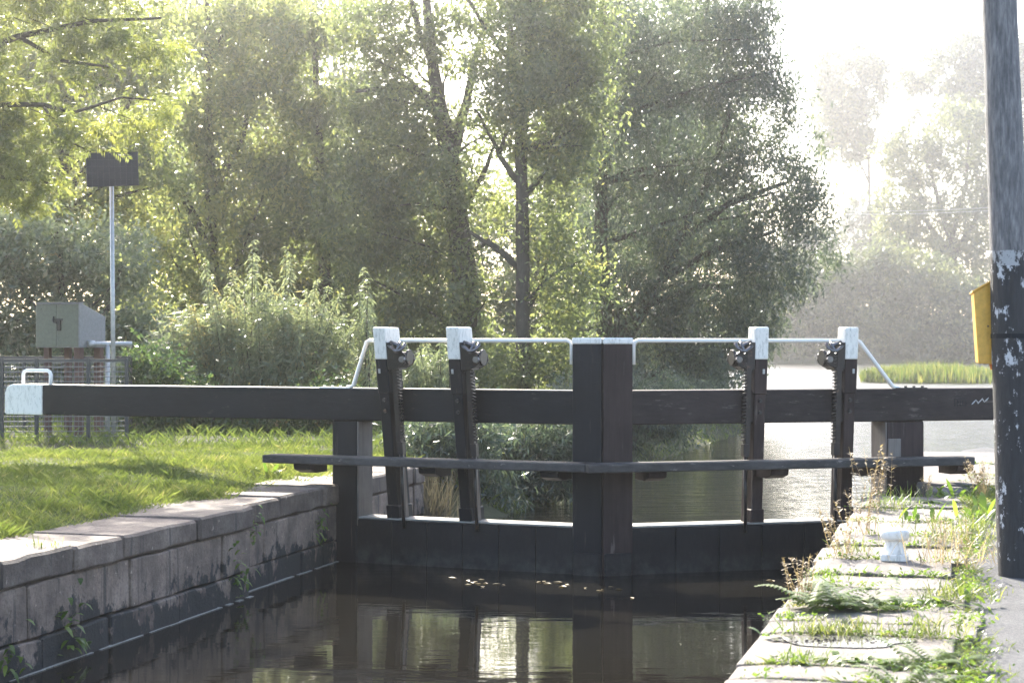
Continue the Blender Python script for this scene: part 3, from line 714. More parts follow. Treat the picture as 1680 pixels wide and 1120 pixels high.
def fence_run(name, label, pxs, Ys, ztop, zbot):
    p0 = px(pxs[0], HZ, Ys[0])
    f = thing(name, label, 'fence', (p0.x, p0.y, zbot), 'mesh fence around the cabinet')
    P_ = []
    for x, Y in zip(pxs, Ys):
        q = px(x, HZ, Y); P_.append(Vector((q.x, q.y, 0)))
    for q in P_:
        mb = MB(); mb.box(lambda a, bb, z: q + Vector((a, bb, z)), -.026, .026, -.026, .026, zbot - .2, ztop + .01); mk('post', mb, M['fence'], f, 0.004)
    for q, r in zip(P_, P_[1:]):
        d = (r - q); L = d.length; d.normalize(); nn = Vector((-d.y, d.x, 0)); R = lambda a, bb, z, q=q, d=d, nn=nn: q + d * a + nn * bb + Vector((0, 0, z))
        mb = MB(); mb.box(R, .02, L - .02, -.018, .018, ztop - .035, ztop); mk('rail', mb, M['fence'], f)
        mb = MB(); mb.box(R, .02, L - .02, -.015, .015, zbot + .05, zbot + .08); mk('rail', mb, M['fence'], f)
        mb = MB(); z = zbot + .1
        while z < ztop - .04: mb.box(R, .02, L - .02, -.006, .006, z, z + .014); z += .072
        a = .05
        while a < L - .02: mb.box(R, a, a + .005, .002, .007, zbot + .06, ztop - .03); a += .06
        mk('wire_mesh', mb, M['wire'], f)
    return f
fence_run('mesh_fence', 'black framed wire mesh fence in front of the raised cabinet', (-80, 3, 60, 145, 208), (25.4, 25.5, 25.6, 25.7, 25.8), 1.30, 0.0)
fence_run('mesh_fence', 'rear wire mesh fence panels just behind the cabinet posts', (-80, 40, 125, 214), (28.6, 28.6, 28.6, 28.6), 1.32, 0.02)

# ------------------------------------------------------------------ foliage
def rand_unit(n):
    v = rng.normal(size=(n, 3)); return v / np.linalg.norm(v, axis=1, keepdims=True)
CDIR = None
def leaf_quads(pos, d, L, W, r=None):
    """diamond leaves: pos base (n,3), d unit direction, L,W arrays"""
    n = len(pos); r = rand_unit(n) if r is None else r; s = np.cross(d, r); s /= (np.linalg.norm(s, axis=1, keepdims=True) + 1e-9)
    L = np.broadcast_to(np.asarray(L, float), (n,))[:, None]; W = np.broadcast_to(np.asarray(W, float), (n,))[:, None]
    nn = np.cross(s, d)
    V = np.empty((n, 4, 3))
    V[:, 0] = pos; V[:, 1] = pos + d * L * 0.45 + s * W * 0.5 + nn * W * 0.15; V[:, 2] = pos + d * L; V[:, 3] = pos + d * L * 0.45 - s * W * 0.5 + nn * W * 0.15
    return V.reshape(-1, 3)
def crown_pts(blobs, n, per=70, clump=0.35, hang=0.0, shell=0.5):
    """blobs: (center, (rx,ry,rz), weight)"""
    wts = np.array([b_[2] * (b_[1][0] * b_[1][1] * b_[1][2]) ** (2 / 3) for b_ in blobs]); wts /= wts.sum()
    m = max(1, n // per)
    bi = rng.choice(len(blobs), m, p=wts)
    cen = np.array([tuple(b_[0]) for b_ in blobs])[bi]; rad = np.array([b_[1] for b_ in blobs])[bi]
    r = shell + (1 - shell) * np.sqrt(rng.random(m)); u = rand_unit(m)
    cc = cen + u * rad * r[:, None]
    ctint = rng.normal(0, 0.2, m)
    ci = rng.integers(0, m, n)
    global CDIR; CDIR = (rand_unit(m)[ci], rand_unit(m)[ci])
    sc_ = clump * (0.6 + 0.8 * rng.random(m))
    p = cc[ci] + rng.normal(size=(n, 3)) * sc_[ci][:, None] * np.array([1, 1, 0.8])
    if hang > 0: p[:, 2] -= hang * rng.random(n) ** 1.3
    return p, ctint[ci], cc
def crown(name, blobs, n, L, Wd, mat, parent, droop=0.5, clump=0.35, hang=0.0, shell=0.5, tint0=0.42, per=70, zmin=-0.8):
    p, ct, cc = crown_pts(blobs, n, per, clump, hang, shell)
    k = p[:, 2] > zmin; p = p[k]; ct = ct[k]; cd, cn = CDIR[0][k], CDIR[1][k]
    d = rand_unit(len(p)) + cd * .8 + np.array([0, 0, -droop]); d /= np.linalg.norm(d, axis=1, keepdims=True)
    Ls = L * (0.65 + 0.7 * rng.random(len(p)))
    V = leaf_quads(p, d, Ls, Wd * (0.7 + 0.6 * rng.random(len(p))), cn * 1.0 + rand_unit(len(p)) * .7)
    ti = np.clip(tint0 + ct + rng.normal(0, 0.13, len(p)), 0, 1)
    return fast_mesh(name, V, 4, mat, parent, ti), cc
def pblobs(lst, Y, dr):
    out = []
    for it in lst:
        x, y, rx, ry = it[:4]; wgt = it[4] if len(it) > 4 else 1.0; dy = it[5] if len(it) > 5 else 0.0
        k = (Y + dy) / F
        out.append((px(x, y, Y + dy), (rx * k, .75 * dr * (0.6 + 0.4 * rx * k / 2), ry * k), wgt))
    return out
def limb_tube(mb, pts, seg=7, wob=0.0):
    P_ = [Vector(p[:3]) for p in pts]; R_ = [p[3] for p in pts]
    Q, RR = [], []
    for i in range(len(P_) - 1):
        for k in range(3):
            f = k / 3; Q.append(P_[i].lerp(P_[i + 1], f) + Vector((rnd.uniform(-wob, wob), rnd.uniform(-wob, wob), 0)) * (1 if k else 0.3)); RR.append(R_[i] * (1 - f) + R_[i + 1] * f)
    Q.append(P_[-1]); RR.append(R_[-1]); mb.tube(Q, RR, seg)
def tree(name, label, Y, paths, blobs, n, L, Wd, mat, dr=2.0, extra=14, group=None, base=None, **kw):
    """paths: polylines of (x,y,half width px) in photo columns at depth Y; the first is the trunk"""
    k = Y / F; x0, y0, r0 = paths[0][0]
    b0 = px(x0, y0, Y); zb_ = base if base is not None else bz(b0.x, Y)
    root = thing(name, label, 'tree' if 'tree' in name else 'bush', (b0.x, Y, zb_), group)
    bl = pblobs(blobs, Y, dr)
    cr, cc = crown('crown', bl, n, L, Wd, mat, root, **kw)
    mb = MB()
    for i, pa in enumerate(paths):
        pts = [(*px(x, y, Y + (0 if i == 0 else rnd.uniform(-.3, .3) * j)), r * k) for j, (x, y, r) in enumerate(pa)]
        if i == 0:
            p = pts[0]; pts.insert(0, (p[0], Y, zb_ - 0.4, p[3] * 1.25))
        limb_tube(mb, pts, 9 if i == 0 else 7, 0.02 if i == 0 else 0.03)
    tr = [(*px(x, y, Y), r * k) for x, y, r in paths[0]]
    for _ in range(extra):                       # thin boughs from the trunk out into the crown
        c_ = Vector(cc[rnd.randrange(len(cc))]); cand = [q for q in tr if q[2] < c_.z - 0.1] or tr[:1]
        q = min(cand, key=lambda q: (Vector(q[:3]) - c_).length); a = Vector(q[:3]); mid = a.lerp(c_, .5) + Vector((rnd.uniform(-.3, .3), rnd.uniform(-.3, .3), .25 * rnd.random()))
        r_ = min(0.06, q[3] * .5); limb_tube(mb, [(*a, r_), (*mid, r_ * .6), (*c_, r_ * .2)], 5, 0.04)
    mk('trunk', mb, M['bark'], root, smooth=True)
    return root

# --- the two open-grown trees with visible trunks, and the big willow over the water
tree('alder_tree', 'leaning thick trunked tree left of the slim straight trunk, behind the gate', 48,
     [[(778, 690, 25), (768, 560, 23), (762, 450, 22), (748, 350, 19), (738, 260, 17), (722, 180, 13), (708, 90, 9), (700, 0, 7), (698, -90, 4)],
      [(738, 262, 12), (760, 190, 8), (776, 110, 6), (800, 30, 5), (815, -60, 3)], [(724, 185, 9), (690, 150, 7), (640, 145, 5), (585, 150, 3)],
      [(712, 110, 7), (690, 60, 5), (672, -10, 4)], [(766, 420, 6), (800, 395, 4), (842, 425, 3)], [(742, 300, 6), (705, 260, 4), (650, 240, 3)], [(770, 330, 5), (800, 270, 4), (812, 230, 2)]],
     [(640, 240, 80, 90), (690, 340, 80, 80), (600, 350, 80, 90), (720, 440, 50, 60, .7), (690, 200, 60, 50, .7), (620, 150, 60, 40, .6), (600, 30, 60, 45, .45), (700, -10, 80, 40, .5), (650, 460, 90, 80),
      (690, 540, 80, 60), (640, 600, 80, 50), (770, 220, 40, 40, .4), (740, 60, 60, 40, .5), (760, 560, 60, 50, .7), (640, 60, 60, 60, .6), (720, 300, 50, 60, .5, -1.2), (770, 470, 40, 60, .5, -1.2), (800, 330, 40, 50, .5), (690, 90, 50, 50, .5)],
     44000, .18, .068, M['tree'], dr=1.8, extra=22, tint0=.45, clump=.26, per=50)
tree('alder_tree', 'slim straight dark trunked tree standing behind the left handrail', 46,
     [[(860, 690, 12), (858, 500, 12), (857, 350, 11), (855, 250, 10), (852, 180, 9), (845, 100, 7), (835, 30, 5), (828, -60, 4)],
      [(856, 190, 8), (868, 100, 7), (871, 10, 6), (874, -80, 4)], [(851, 300, 6), (820, 255, 4), (800, 215, 3), (780, 180, 2)], [(818, 255, 4), (835, 210, 3), (845, 170, 2)],
      [(862, 320, 6), (895, 285, 4), (915, 240, 3)], [(853, 440, 6), (810, 405, 4), (770, 380, 3)], [(846, 110, 5), (800, 50, 4), (760, -10, 3)], [(862, 520, 4), (885, 470, 3), (900, 420, 2)]],
     [(905, 110, 45, 70, .7), (890, 0, 60, 60, .6), (800, 190, 40, 30, .5), (920, 250, 50, 60, .8), (870, 220, 50, 40, .5), (900, 370, 40, 50, .5), (830, -20, 60, 40, .4), (930, 470, 50, 60, .8), (800, 110, 30, 30, .25), (920, 590, 50, 50, .9), (820, 610, 50, 40, .7), (960, 60, 50, 80, .8), (850, 60, 50, 60, .5, -1), (960, 170, 40, 60, .7), (840, 160, 40, 40, .5, -1), (870, 140, 40, 40, .5, -1)],
     40000, .16, .062, M['tree'], dr=1.6, extra=18, tint0=.45, clump=.26, per=50)
tree('willow_tree', 'broad dark willow tree hanging over the river behind the right gate', 52,
     [[(1000, 660, 17), (990, 520, 15), (985, 400, 12), (986, 300, 10), (989, 200, 8), (991, 100, 7), (996, 0, 5), (1000, -80, 4)],
      [(1000, 600, 12), (1060, 500, 10), (1110, 400, 8), (1160, 300, 7), (1200, 180, 5)], [(995, 560, 9), (1080, 460, 7), (1170, 410, 5), (1270, 380, 3)], [(1060, 500, 7), (1150, 470, 5), (1220, 470, 3)], [(1110, 400, 6), (1200, 330, 5), (1290, 300, 3)], [(1010, 640, 9), (1080, 610, 7), (1110, 640, 5), (1150, 650, 3)]],
     [(1020, 60, 70, 90, .9), (1120, 60, 110, 110), (1200, 60, 80, 90), (1235, 30, 50, 60, .6), (1235, 170, 75, 90), (1100, 200, 110, 100), (1010, 230, 80, 100, .9), (1250, 290, 90, 80), (1325, 325, 48, 55, 1.1, -1),
      (1150, 330, 110, 90), (1020, 370, 80, 90), (1150, 430, 120, 90), (1265, 420, 70, 70, 1.1, -1), (1050, 480, 90, 70), (1160, 530, 100, 60), (1235, 510, 50, 50), (1090, 590, 100, 45, 1.2), (1175, 600, 55, 35, 1, -1), (1000, 600, 60, 50), (1310, 240, 40, 50, .35), (1280, 120, 40, 60, .35), (1350, 400, 30, 30, .4)],
     95000, .18, .046, M['willow'], dr=2.2, extra=40, droop=0.9, clump=.26, hang=.7, tint0=.42, shell=.45, per=55)
# --- left hand mass
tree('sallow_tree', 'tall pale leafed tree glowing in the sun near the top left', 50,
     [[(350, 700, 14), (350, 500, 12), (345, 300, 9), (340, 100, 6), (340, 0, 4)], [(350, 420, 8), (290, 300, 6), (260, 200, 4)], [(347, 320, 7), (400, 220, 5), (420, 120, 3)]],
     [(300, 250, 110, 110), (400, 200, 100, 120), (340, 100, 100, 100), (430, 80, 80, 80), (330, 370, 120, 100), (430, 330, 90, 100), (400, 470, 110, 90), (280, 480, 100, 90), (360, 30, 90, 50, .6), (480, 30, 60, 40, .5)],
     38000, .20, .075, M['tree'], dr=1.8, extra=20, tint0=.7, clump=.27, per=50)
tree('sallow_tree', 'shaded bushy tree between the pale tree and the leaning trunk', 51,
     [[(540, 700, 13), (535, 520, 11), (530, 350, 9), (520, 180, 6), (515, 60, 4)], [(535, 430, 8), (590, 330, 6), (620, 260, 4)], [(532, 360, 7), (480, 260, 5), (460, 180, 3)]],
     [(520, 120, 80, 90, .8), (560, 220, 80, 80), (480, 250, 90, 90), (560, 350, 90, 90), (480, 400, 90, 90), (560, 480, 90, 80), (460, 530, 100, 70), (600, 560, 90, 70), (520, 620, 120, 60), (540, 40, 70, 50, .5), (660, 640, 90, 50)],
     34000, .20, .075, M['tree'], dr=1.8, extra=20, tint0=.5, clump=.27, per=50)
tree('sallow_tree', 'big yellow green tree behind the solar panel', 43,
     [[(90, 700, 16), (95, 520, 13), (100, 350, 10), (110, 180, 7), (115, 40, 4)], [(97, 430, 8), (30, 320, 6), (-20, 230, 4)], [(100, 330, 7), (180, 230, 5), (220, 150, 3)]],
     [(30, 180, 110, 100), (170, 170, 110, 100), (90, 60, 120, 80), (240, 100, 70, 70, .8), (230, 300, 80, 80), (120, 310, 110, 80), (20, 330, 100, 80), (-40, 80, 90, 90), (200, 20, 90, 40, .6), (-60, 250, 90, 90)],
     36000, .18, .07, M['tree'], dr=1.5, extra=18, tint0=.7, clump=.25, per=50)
tree('elder_bush', 'pale leafy bush rising behind the grey cabinet', 35,
     [[(110, 700, 10), (105, 560, 8), (100, 450, 5), (95, 380, 3)], [(108, 600, 6), (180, 500, 4), (200, 430, 3)], [(106, 580, 6), (40, 480, 4), (10, 420, 3)]],
     [(50, 410, 90, 60), (170, 420, 80, 60), (-30, 420, 70, 80), (40, 500, 100, 70), (190, 510, 70, 80), (110, 570, 110, 70), (230, 590, 60, 60), (0, 600, 90, 80), (120, 650, 130, 50), (-80, 540, 80, 100)],
     34000, .14, .06, M['shoot'], dr=1.3, extra=14, tint0=.4, clump=.2, per=45)
# --- sunlit trees further back, seen between the trunks
tree('background_tree', 'sunlit yellow green tree seen between and beyond the two bare trunks', 66,
     [[(900, 690, 9), (900, 500, 8), (905, 350, 6), (905, 250, 3)], [(900, 450, 6), (830, 380, 4), (800, 330, 3)]],
     [(820, 420, 80, 90), (900, 500, 90, 90), (810, 560, 90, 80), (950, 400, 80, 80), (890, 330, 80, 60, .7), (970, 560, 80, 80), (870, 620, 120, 50)],
     36000, .21, .085, M['shoot'], dr=2.5, extra=10, tint0=.42, base=0.2)
tree('background_tree', 'dim tree filling the gap behind the left hand bushes', 70,
     [[(470, 690, 10), (470, 500, 8), (460, 330, 5), (455, 200, 3)]],
     [(300, 460, 140, 110), (450, 380, 140, 120), (600, 420, 120, 120), (540, 560, 140, 90), (360, 600, 150, 70), (700, 540, 100, 100), (250, 330, 110, 110), (640, 300, 80, 80, .8)],
     30000, .26, .11, M['shoot'], dr=2.8, extra=10, tint0=.38, base=0.2)
tree('background_tree', 'deep shade tree hidden behind the lower boughs of the willow', 68,
     [[(1080, 690, 9), (1080, 520, 8), (1075, 380, 5)]],
     [(1050, 480, 100, 110), (1160, 480, 90, 110), (1040, 340, 90, 90), (1140, 340, 90, 90), (1080, 600, 140, 60), (1100, 220, 90, 80)],
     26000, .24, .10, M['willow'], dr=2.5, extra=8, tint0=.35, base=0.0)
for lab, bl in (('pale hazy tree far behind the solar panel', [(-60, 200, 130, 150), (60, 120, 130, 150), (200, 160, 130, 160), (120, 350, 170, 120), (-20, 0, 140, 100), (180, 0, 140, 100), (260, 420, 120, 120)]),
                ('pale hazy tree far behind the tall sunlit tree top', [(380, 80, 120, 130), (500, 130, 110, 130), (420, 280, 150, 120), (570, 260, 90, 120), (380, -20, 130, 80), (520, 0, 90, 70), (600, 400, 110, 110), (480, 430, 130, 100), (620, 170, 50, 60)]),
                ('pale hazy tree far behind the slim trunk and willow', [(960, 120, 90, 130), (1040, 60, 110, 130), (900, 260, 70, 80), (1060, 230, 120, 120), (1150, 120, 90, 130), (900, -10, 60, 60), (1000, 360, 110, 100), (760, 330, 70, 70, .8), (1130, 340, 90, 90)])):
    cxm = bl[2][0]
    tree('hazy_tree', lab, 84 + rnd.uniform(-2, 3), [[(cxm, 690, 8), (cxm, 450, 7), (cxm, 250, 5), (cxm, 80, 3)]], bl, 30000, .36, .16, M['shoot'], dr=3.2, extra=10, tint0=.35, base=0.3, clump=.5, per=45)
# --- near ash tree whose boughs hang into the top left corner
root = thing('ash_tree', 'near ash boughs with yellow green leaflets hanging into the top left corner', 'tree', (-9.6, 24.0, 0.1))
abl = pblobs([(40, 40, 120, 60), (150, 90, 90, 55), (230, 70, 50, 40, .8), (40, 150, 80, 35, .8), (40, 240, 70, 50), (120, 200, 70, 30), (215, 185, 55, 30, .9), (180, 240, 40, 14, .5), (30, 300, 50, 35, .9), (-60, 120, 80, 120), (-60, 260, 70, 80), (100, -30, 150, 50)], 24, 1.0)
# ash: clusters of paired drooping leaflets
pc, ct, cc = crown_pts(abl, 2300, 14, .18, 0, .3)
qx = CX + pc[:, 0] / pc[:, 1] * F; qy = HZ + (EYE - pc[:, 2]) / pc[:, 1] * F
kp = ~((qx > 128) & (qx < 238) & (qy > 232 + 25 * rng.random(len(pc))) & (qy < 330)); pc, ct = pc[kp], ct[kp]
ax_d = rand_unit(len(pc)) * np.array([1, 1, .4]) + np.array([.15, 0, -.75]); ax_d /= np.linalg.norm(ax_d, axis=1, keepdims=True)
vv, tt_ = [], []
for i in range(6):
    for sgn in (-1, 1):
        side = np.cross(ax_d, rand_unit(len(pc)) * .3 + np.array([0, -1, .2])); side /= np.linalg.norm(side, axis=1, keepdims=True)
        d = side * sgn * .8 + ax_d * .6 + np.array([0, 0, -.25]); d /= np.linalg.norm(d, axis=1, keepdims=True)
        vv.append(leaf_quads(pc + ax_d * (.03 + .035 * i), d, .085 * (0.8 + .4 * rng.random(len(pc))), .028)); tt_.append(np.clip(.5 + ct + rng.normal(0, .14, len(pc)), 0, 1))
fast_mesh('crown', np.concatenate(vv), 4, M['ash'], root, np.concatenate(tt_))
mb = MB(); k = 24 / F
limb_tube(mb, [(-9.6, 24, -.3, .30), (-9.5, 24, 2.5, .25), (-9.3, 24, 5, .2), (-9.1, 24, 8, .12)], 10, .03)
for pa in ([(-300, 330, 10), (-150, 230, 7), (0, 172, 4.5), (70, 172, 4), (120, 185, 3), (200, 160, 2), (255, 165, 1)], [(-300, 200, 9), (-100, 110, 7), (30, 60, 5), (150, 35, 3.5), (265, 30, 2)],
           [(-290, 400, 8), (-120, 320, 5), (0, 290, 3), (80, 300, 2)], [(70, 172, 3), (110, 230, 2), (150, 250, 1)], [(30, 60, 4), (100, 100, 3), (180, 110, 2)], [(-280, 60, 8), (-60, -20, 6), (120, -50, 4)]):
    limb_tube(mb, [(*px(x, y, 24), r * k) for x, y, r in pa], 6, .01)
for _ in range(40):
    c_ = Vector(cc[rnd.randrange(len(cc))]); a = c_ + Vector((-.5, rnd.uniform(-.2, .2), .2)); limb_tube(mb, [(*a, .009), (*c_, .004)], 4, .01)
mk('trunk', mb, M['bark'], root, smooth=True)

# --- sunlit willow shoots behind the beam: upright stems with long drooping leaves
def shoot_bush(name, label, Y, tips, base_y, spread, L, Wd, mat, per=150, fill=None, nfill=9000, tint0=.5):
    bx_ = sum(t_[0] for t_ in tips) / len(tips); b0 = px(bx_, base_y, Y)
    root = thing(name, label, 'bush', (b0.x, Y, bz(b0.x, Y)))
    mb = MB(); vs, ts_ = [], []
    for (x, y) in tips:
        Yt = Y + rnd.uniform(-.7, .7); tip = px(x, y, Yt); bs = px(bx_ + (x - bx_) * .55 + rnd.uniform(-20, 20), base_y, Y + rnd.uniform(-.3, .3))
        mid = bs.lerp(tip, .5) + Vector((rnd.uniform(-.1, .1), rnd.uniform(-.1, .1), .1))
        mb.tube([bs, mid, tip], [.014, .009, .003], 5)
        f = rng.random(per) ** .7; f = .25 + .75 * f
        a = np.array(bs)[None] * ((1 - f) ** 2)[:, None] + 2 * np.array(mid)[None] * (f * (1 - f))[:, None] + np.array(tip)[None] * (f ** 2)[:, None]
        ang = rng.random(per) * 6.283; up = .45 * (f > .93)
        d = np.stack([np.cos(ang), np.sin(ang), -.45 + up + .25 * rng.normal(size=per)], 1); d /= np.linalg.norm(d, axis=1, keepdims=True)
        sz = L * (.55 + .6 * rng.random(per)) * np.where(f > .93, .6, 1)
        # two-piece leaf so that it arches over
        V1 = leaf_quads(a, d, sz * .55, Wd); d2 = d + np.array([0, 0, -.9]); d2 /= np.linalg.norm(d2, axis=1, keepdims=True)
        V2 = leaf_quads(a + d * (sz * .42)[:, None], d2, sz * .6, Wd * .9)
        tn = np.clip(tint0 + rnd.gauss(0, .12) + rng.normal(0, .12, per), 0, 1); vs += [V1, V2]; ts_ += [tn, tn]
    if fill:
        p, ct, cc = crown_pts(pblobs(fill, Y, .9), nfill, 40, .18, .25, .4)
        d = rand_unit(nfill) * np.array([1, 1, .6]) + np.array([0, 0, -.5]); d /= np.linalg.norm(d, axis=1, keepdims=True)
        vs.append(leaf_quads(p, d, L * (.5 + .6 * rng.random(nfill)), Wd)); ts_.append(np.clip(tint0 - .08 + ct + rng.normal(0, .12, nfill), 0, 1))
    fast_mesh('foliage', np.concatenate(vs), 4, mat, root, np.concatenate(ts_)); mk('stems', mb, M['bark'], root)
    return root
tips = [(415, 392), (420, 420), (470, 405), (478, 425), (335, 425), (345, 450), (380, 440), (372, 470), (300, 480), (315, 500), (520, 458), (505, 475), (540, 470), (440, 445), (450, 470), (400, 460), (430, 480), (560, 480), (355, 500), (280, 530), (330, 520), (490, 500), (260, 560)]
tips += [(rnd.uniform(240, 590), rnd.uniform(480, 620)) for _ in range(62)]
shoot_bush('willow_bush', 'sunlit willow bush of upright shoots with long drooping leaves above the beam', 31, tips, 695, 1, .2, .024, M['shoot'], 150,
           [(420, 540, 130, 60), (330, 560, 80, 60), (500, 560, 80, 60), (400, 620, 160, 60), (560, 600, 60, 60)], 16000, .68)
shoot_bush('willow_bush', 'lone arching willow shoot left of the first white post', 30.5, [(597, 438), (604, 455), (590, 475), (600, 500), (612, 520), (585, 530), (620, 545)], 690, 1, .2, .024, M['shoot'], 130, None, 0, .6)
shoot_bush('willow_bush', 'low willow shoots poking up behind the handrail between white posts', 30, [(rnd.uniform(640, 760), rnd.uniform(545, 600)) for _ in range(16)], 700, 1, .19, .023, M['shoot'], 90, [(690, 620, 70, 40)], 2500, .5)
tree('bramble_bush', 'dark tangled bramble bush with reddish leaves beneath the willow shoots', 29,
     [[(250, 715, 4), (260, 650, 3), (270, 590, 2)], [(252, 700, 3), (350, 650, 2), (420, 640, 2)]],
     [(240, 610, 45, 35), (290, 655, 70, 35), (250, 685, 70, 30), (380, 685, 90, 30), (470, 695, 90, 30), (560, 695, 60, 30), (540, 660, 50, 30, .7)], 20000, .085, .045, M['bush'], dr=.8, extra=10, clump=.16, tint0=.42)
# --- dark overhanging vegetation on the bank behind the gate
for lab, Y, bl, n_ in (('dark overhanging bank willow seen through the gate beside the second post', 25.2, [(700, 720, 50, 40), (740, 760, 60, 45), (690, 790, 40, 40, .6), (760, 700, 60, 30), (790, 800, 50, 40), (730, 820, 50, 25)], 16000),
                       ('dark leafy bank bush seen through the gate beside the mitre posts', 26.5, [(850, 720, 70, 40), (890, 770, 60, 45), (830, 780, 60, 40), (900, 700, 50, 30), (940, 740, 40, 40), (850, 820, 50, 25)], 15000),
                       ('low dark bush under the willow seen right of the mitre posts', 36, [(1040, 680, 50, 35), (1080, 650, 60, 40), (1020, 720, 40, 30), (1110, 690, 35, 22), (1000, 640, 60, 50), (960, 660, 60, 50)], 14000),
                       ('shaggy bush where the bank meets the open river', 47, [(1110, 650, 60, 28), (1160, 645, 45, 25), (1060, 660, 50, 30), (1120, 672, 45, 14), (1040, 685, 40, 14), (1185, 655, 20, 14, .6)], 14000)):
    tree('bank_bush', lab, Y, [[(bl[0][0], bl[0][1] + 60, 3), (bl[0][0] + 10, bl[0][1], 2)], [(bl[0][0], bl[0][1] + 40, 2), (bl[1][0], bl[1][1], 1.5)]], bl, n_, .14, .026, M['willow'], dr=1.0, extra=14, clump=.18, hang=.25, droop=.8, tint0=.40, per=40)
# dry reeds at the end of the wall behind the gate
mb_v, mb_t = [], []
n_ = 260; bx_ = rng.random((n_, 1)); base_p = np.array([-1.05, 22.6, -.9]) + rng.normal(size=(n_, 3)) * np.array([.13, .3, .05])
d = rng.normal(size=(n_, 3)) * .25 + np.array([0, 0, 1]); d /= np.linalg.norm(d, axis=1, keepdims=True)
tag(fast_mesh('dry_reeds', leaf_quads(base_p, d, .4 + .6 * rng.random(n_), .012), 4, M['deadstem'], None, rng.random(n_)), 'rank reeds and stems at the end of the far lock wall', 'reeds', kind='stuff')

# ------------------------------------------------------------------ far bank
def far_tree(name, label, Y, paths, blobs, n, L, Wd, mat, dr, extra=8, **kw):
    return tree(name, label, Y, paths, blobs, n, L, Wd, mat, dr=dr, extra=extra, base=0.0, group='trees on the far bank', **kw)
hb = [(1250, 520, 70, 80), (1320, 480, 60, 70), (1390, 500, 60, 85), (1450, 470, 60, 75), (1520, 500, 60, 85), (1590, 520, 60, 70), (1660, 510, 60, 80)]
labs = ['far bank bush low beside the willow edge', 'far bank bush left of the right hand pair of posts', 'hazy far bank bush above the white rail between the posts', 'far bank bush with pale top above the last white post',
        'rounded far bank bush right of the last white post', 'far bank bush just left of the yellow box', 'far bank bush behind the pole and yellow box']
for (x, y, rx, ry), lb in zip(hb, labs):
    bl = [(x, y, rx, ry), (x - 20, y + 50, rx, 50), (x + 20, y + 60, rx, 40), (x + 15, y - ry * .55, rx * .5, ry * .4), (x - 25, y - ry * .4, rx * .5, ry * .4)]
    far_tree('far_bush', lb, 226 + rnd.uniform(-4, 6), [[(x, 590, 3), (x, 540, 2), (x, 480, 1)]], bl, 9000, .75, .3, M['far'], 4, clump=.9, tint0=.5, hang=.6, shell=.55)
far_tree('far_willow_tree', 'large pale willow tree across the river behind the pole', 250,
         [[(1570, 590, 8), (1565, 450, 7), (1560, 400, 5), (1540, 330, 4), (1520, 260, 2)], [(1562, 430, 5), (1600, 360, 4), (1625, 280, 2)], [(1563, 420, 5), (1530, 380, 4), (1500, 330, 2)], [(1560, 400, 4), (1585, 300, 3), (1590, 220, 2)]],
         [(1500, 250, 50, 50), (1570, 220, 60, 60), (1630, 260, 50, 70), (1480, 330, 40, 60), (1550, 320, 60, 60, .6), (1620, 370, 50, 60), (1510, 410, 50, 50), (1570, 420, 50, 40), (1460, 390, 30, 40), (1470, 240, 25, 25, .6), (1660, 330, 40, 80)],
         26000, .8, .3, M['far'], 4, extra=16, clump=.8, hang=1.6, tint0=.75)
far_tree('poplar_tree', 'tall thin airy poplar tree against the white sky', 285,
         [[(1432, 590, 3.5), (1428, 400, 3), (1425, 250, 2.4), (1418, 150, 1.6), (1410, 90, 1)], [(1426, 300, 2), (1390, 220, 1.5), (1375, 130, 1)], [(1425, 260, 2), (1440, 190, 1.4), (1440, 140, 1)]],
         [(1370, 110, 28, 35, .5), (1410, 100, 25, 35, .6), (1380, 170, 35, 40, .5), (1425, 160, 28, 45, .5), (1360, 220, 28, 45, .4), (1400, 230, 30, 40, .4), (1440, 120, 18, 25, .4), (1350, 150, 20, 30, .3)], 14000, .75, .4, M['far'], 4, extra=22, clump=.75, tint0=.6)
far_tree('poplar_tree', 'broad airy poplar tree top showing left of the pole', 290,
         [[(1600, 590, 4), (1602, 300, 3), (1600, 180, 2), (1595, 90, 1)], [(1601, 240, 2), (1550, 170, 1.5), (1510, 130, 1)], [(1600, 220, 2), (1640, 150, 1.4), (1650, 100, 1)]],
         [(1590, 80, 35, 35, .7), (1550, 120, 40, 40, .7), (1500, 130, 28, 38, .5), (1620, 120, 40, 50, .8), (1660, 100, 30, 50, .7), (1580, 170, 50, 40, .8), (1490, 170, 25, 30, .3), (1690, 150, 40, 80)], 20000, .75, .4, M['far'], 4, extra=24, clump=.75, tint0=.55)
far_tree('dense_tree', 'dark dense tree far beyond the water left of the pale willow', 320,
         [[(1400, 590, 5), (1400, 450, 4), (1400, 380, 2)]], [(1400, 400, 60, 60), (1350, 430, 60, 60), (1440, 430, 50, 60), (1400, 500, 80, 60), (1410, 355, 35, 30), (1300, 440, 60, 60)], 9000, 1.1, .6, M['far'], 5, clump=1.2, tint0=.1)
# two power lines and a thin post across the far bank
for i, z_ in enumerate((333, 338)):
    mb = MB(); a, bq = px(1150, z_ + 2, 240), px(1760, z_ - 4, 240); pts = [a.lerp(bq, f) - Vector((0, 0, 1.2 * 4 * f * (1 - f))) for f in np.linspace(0, 1, 13)]; mb.tube(pts, .035, 4)
    tag(mk('power_line', mb, M['galv']), ('upper' if i == 0 else 'lower') + ' thin power line crossing in front of the far willow', 'cable', 'power lines over the far bank')

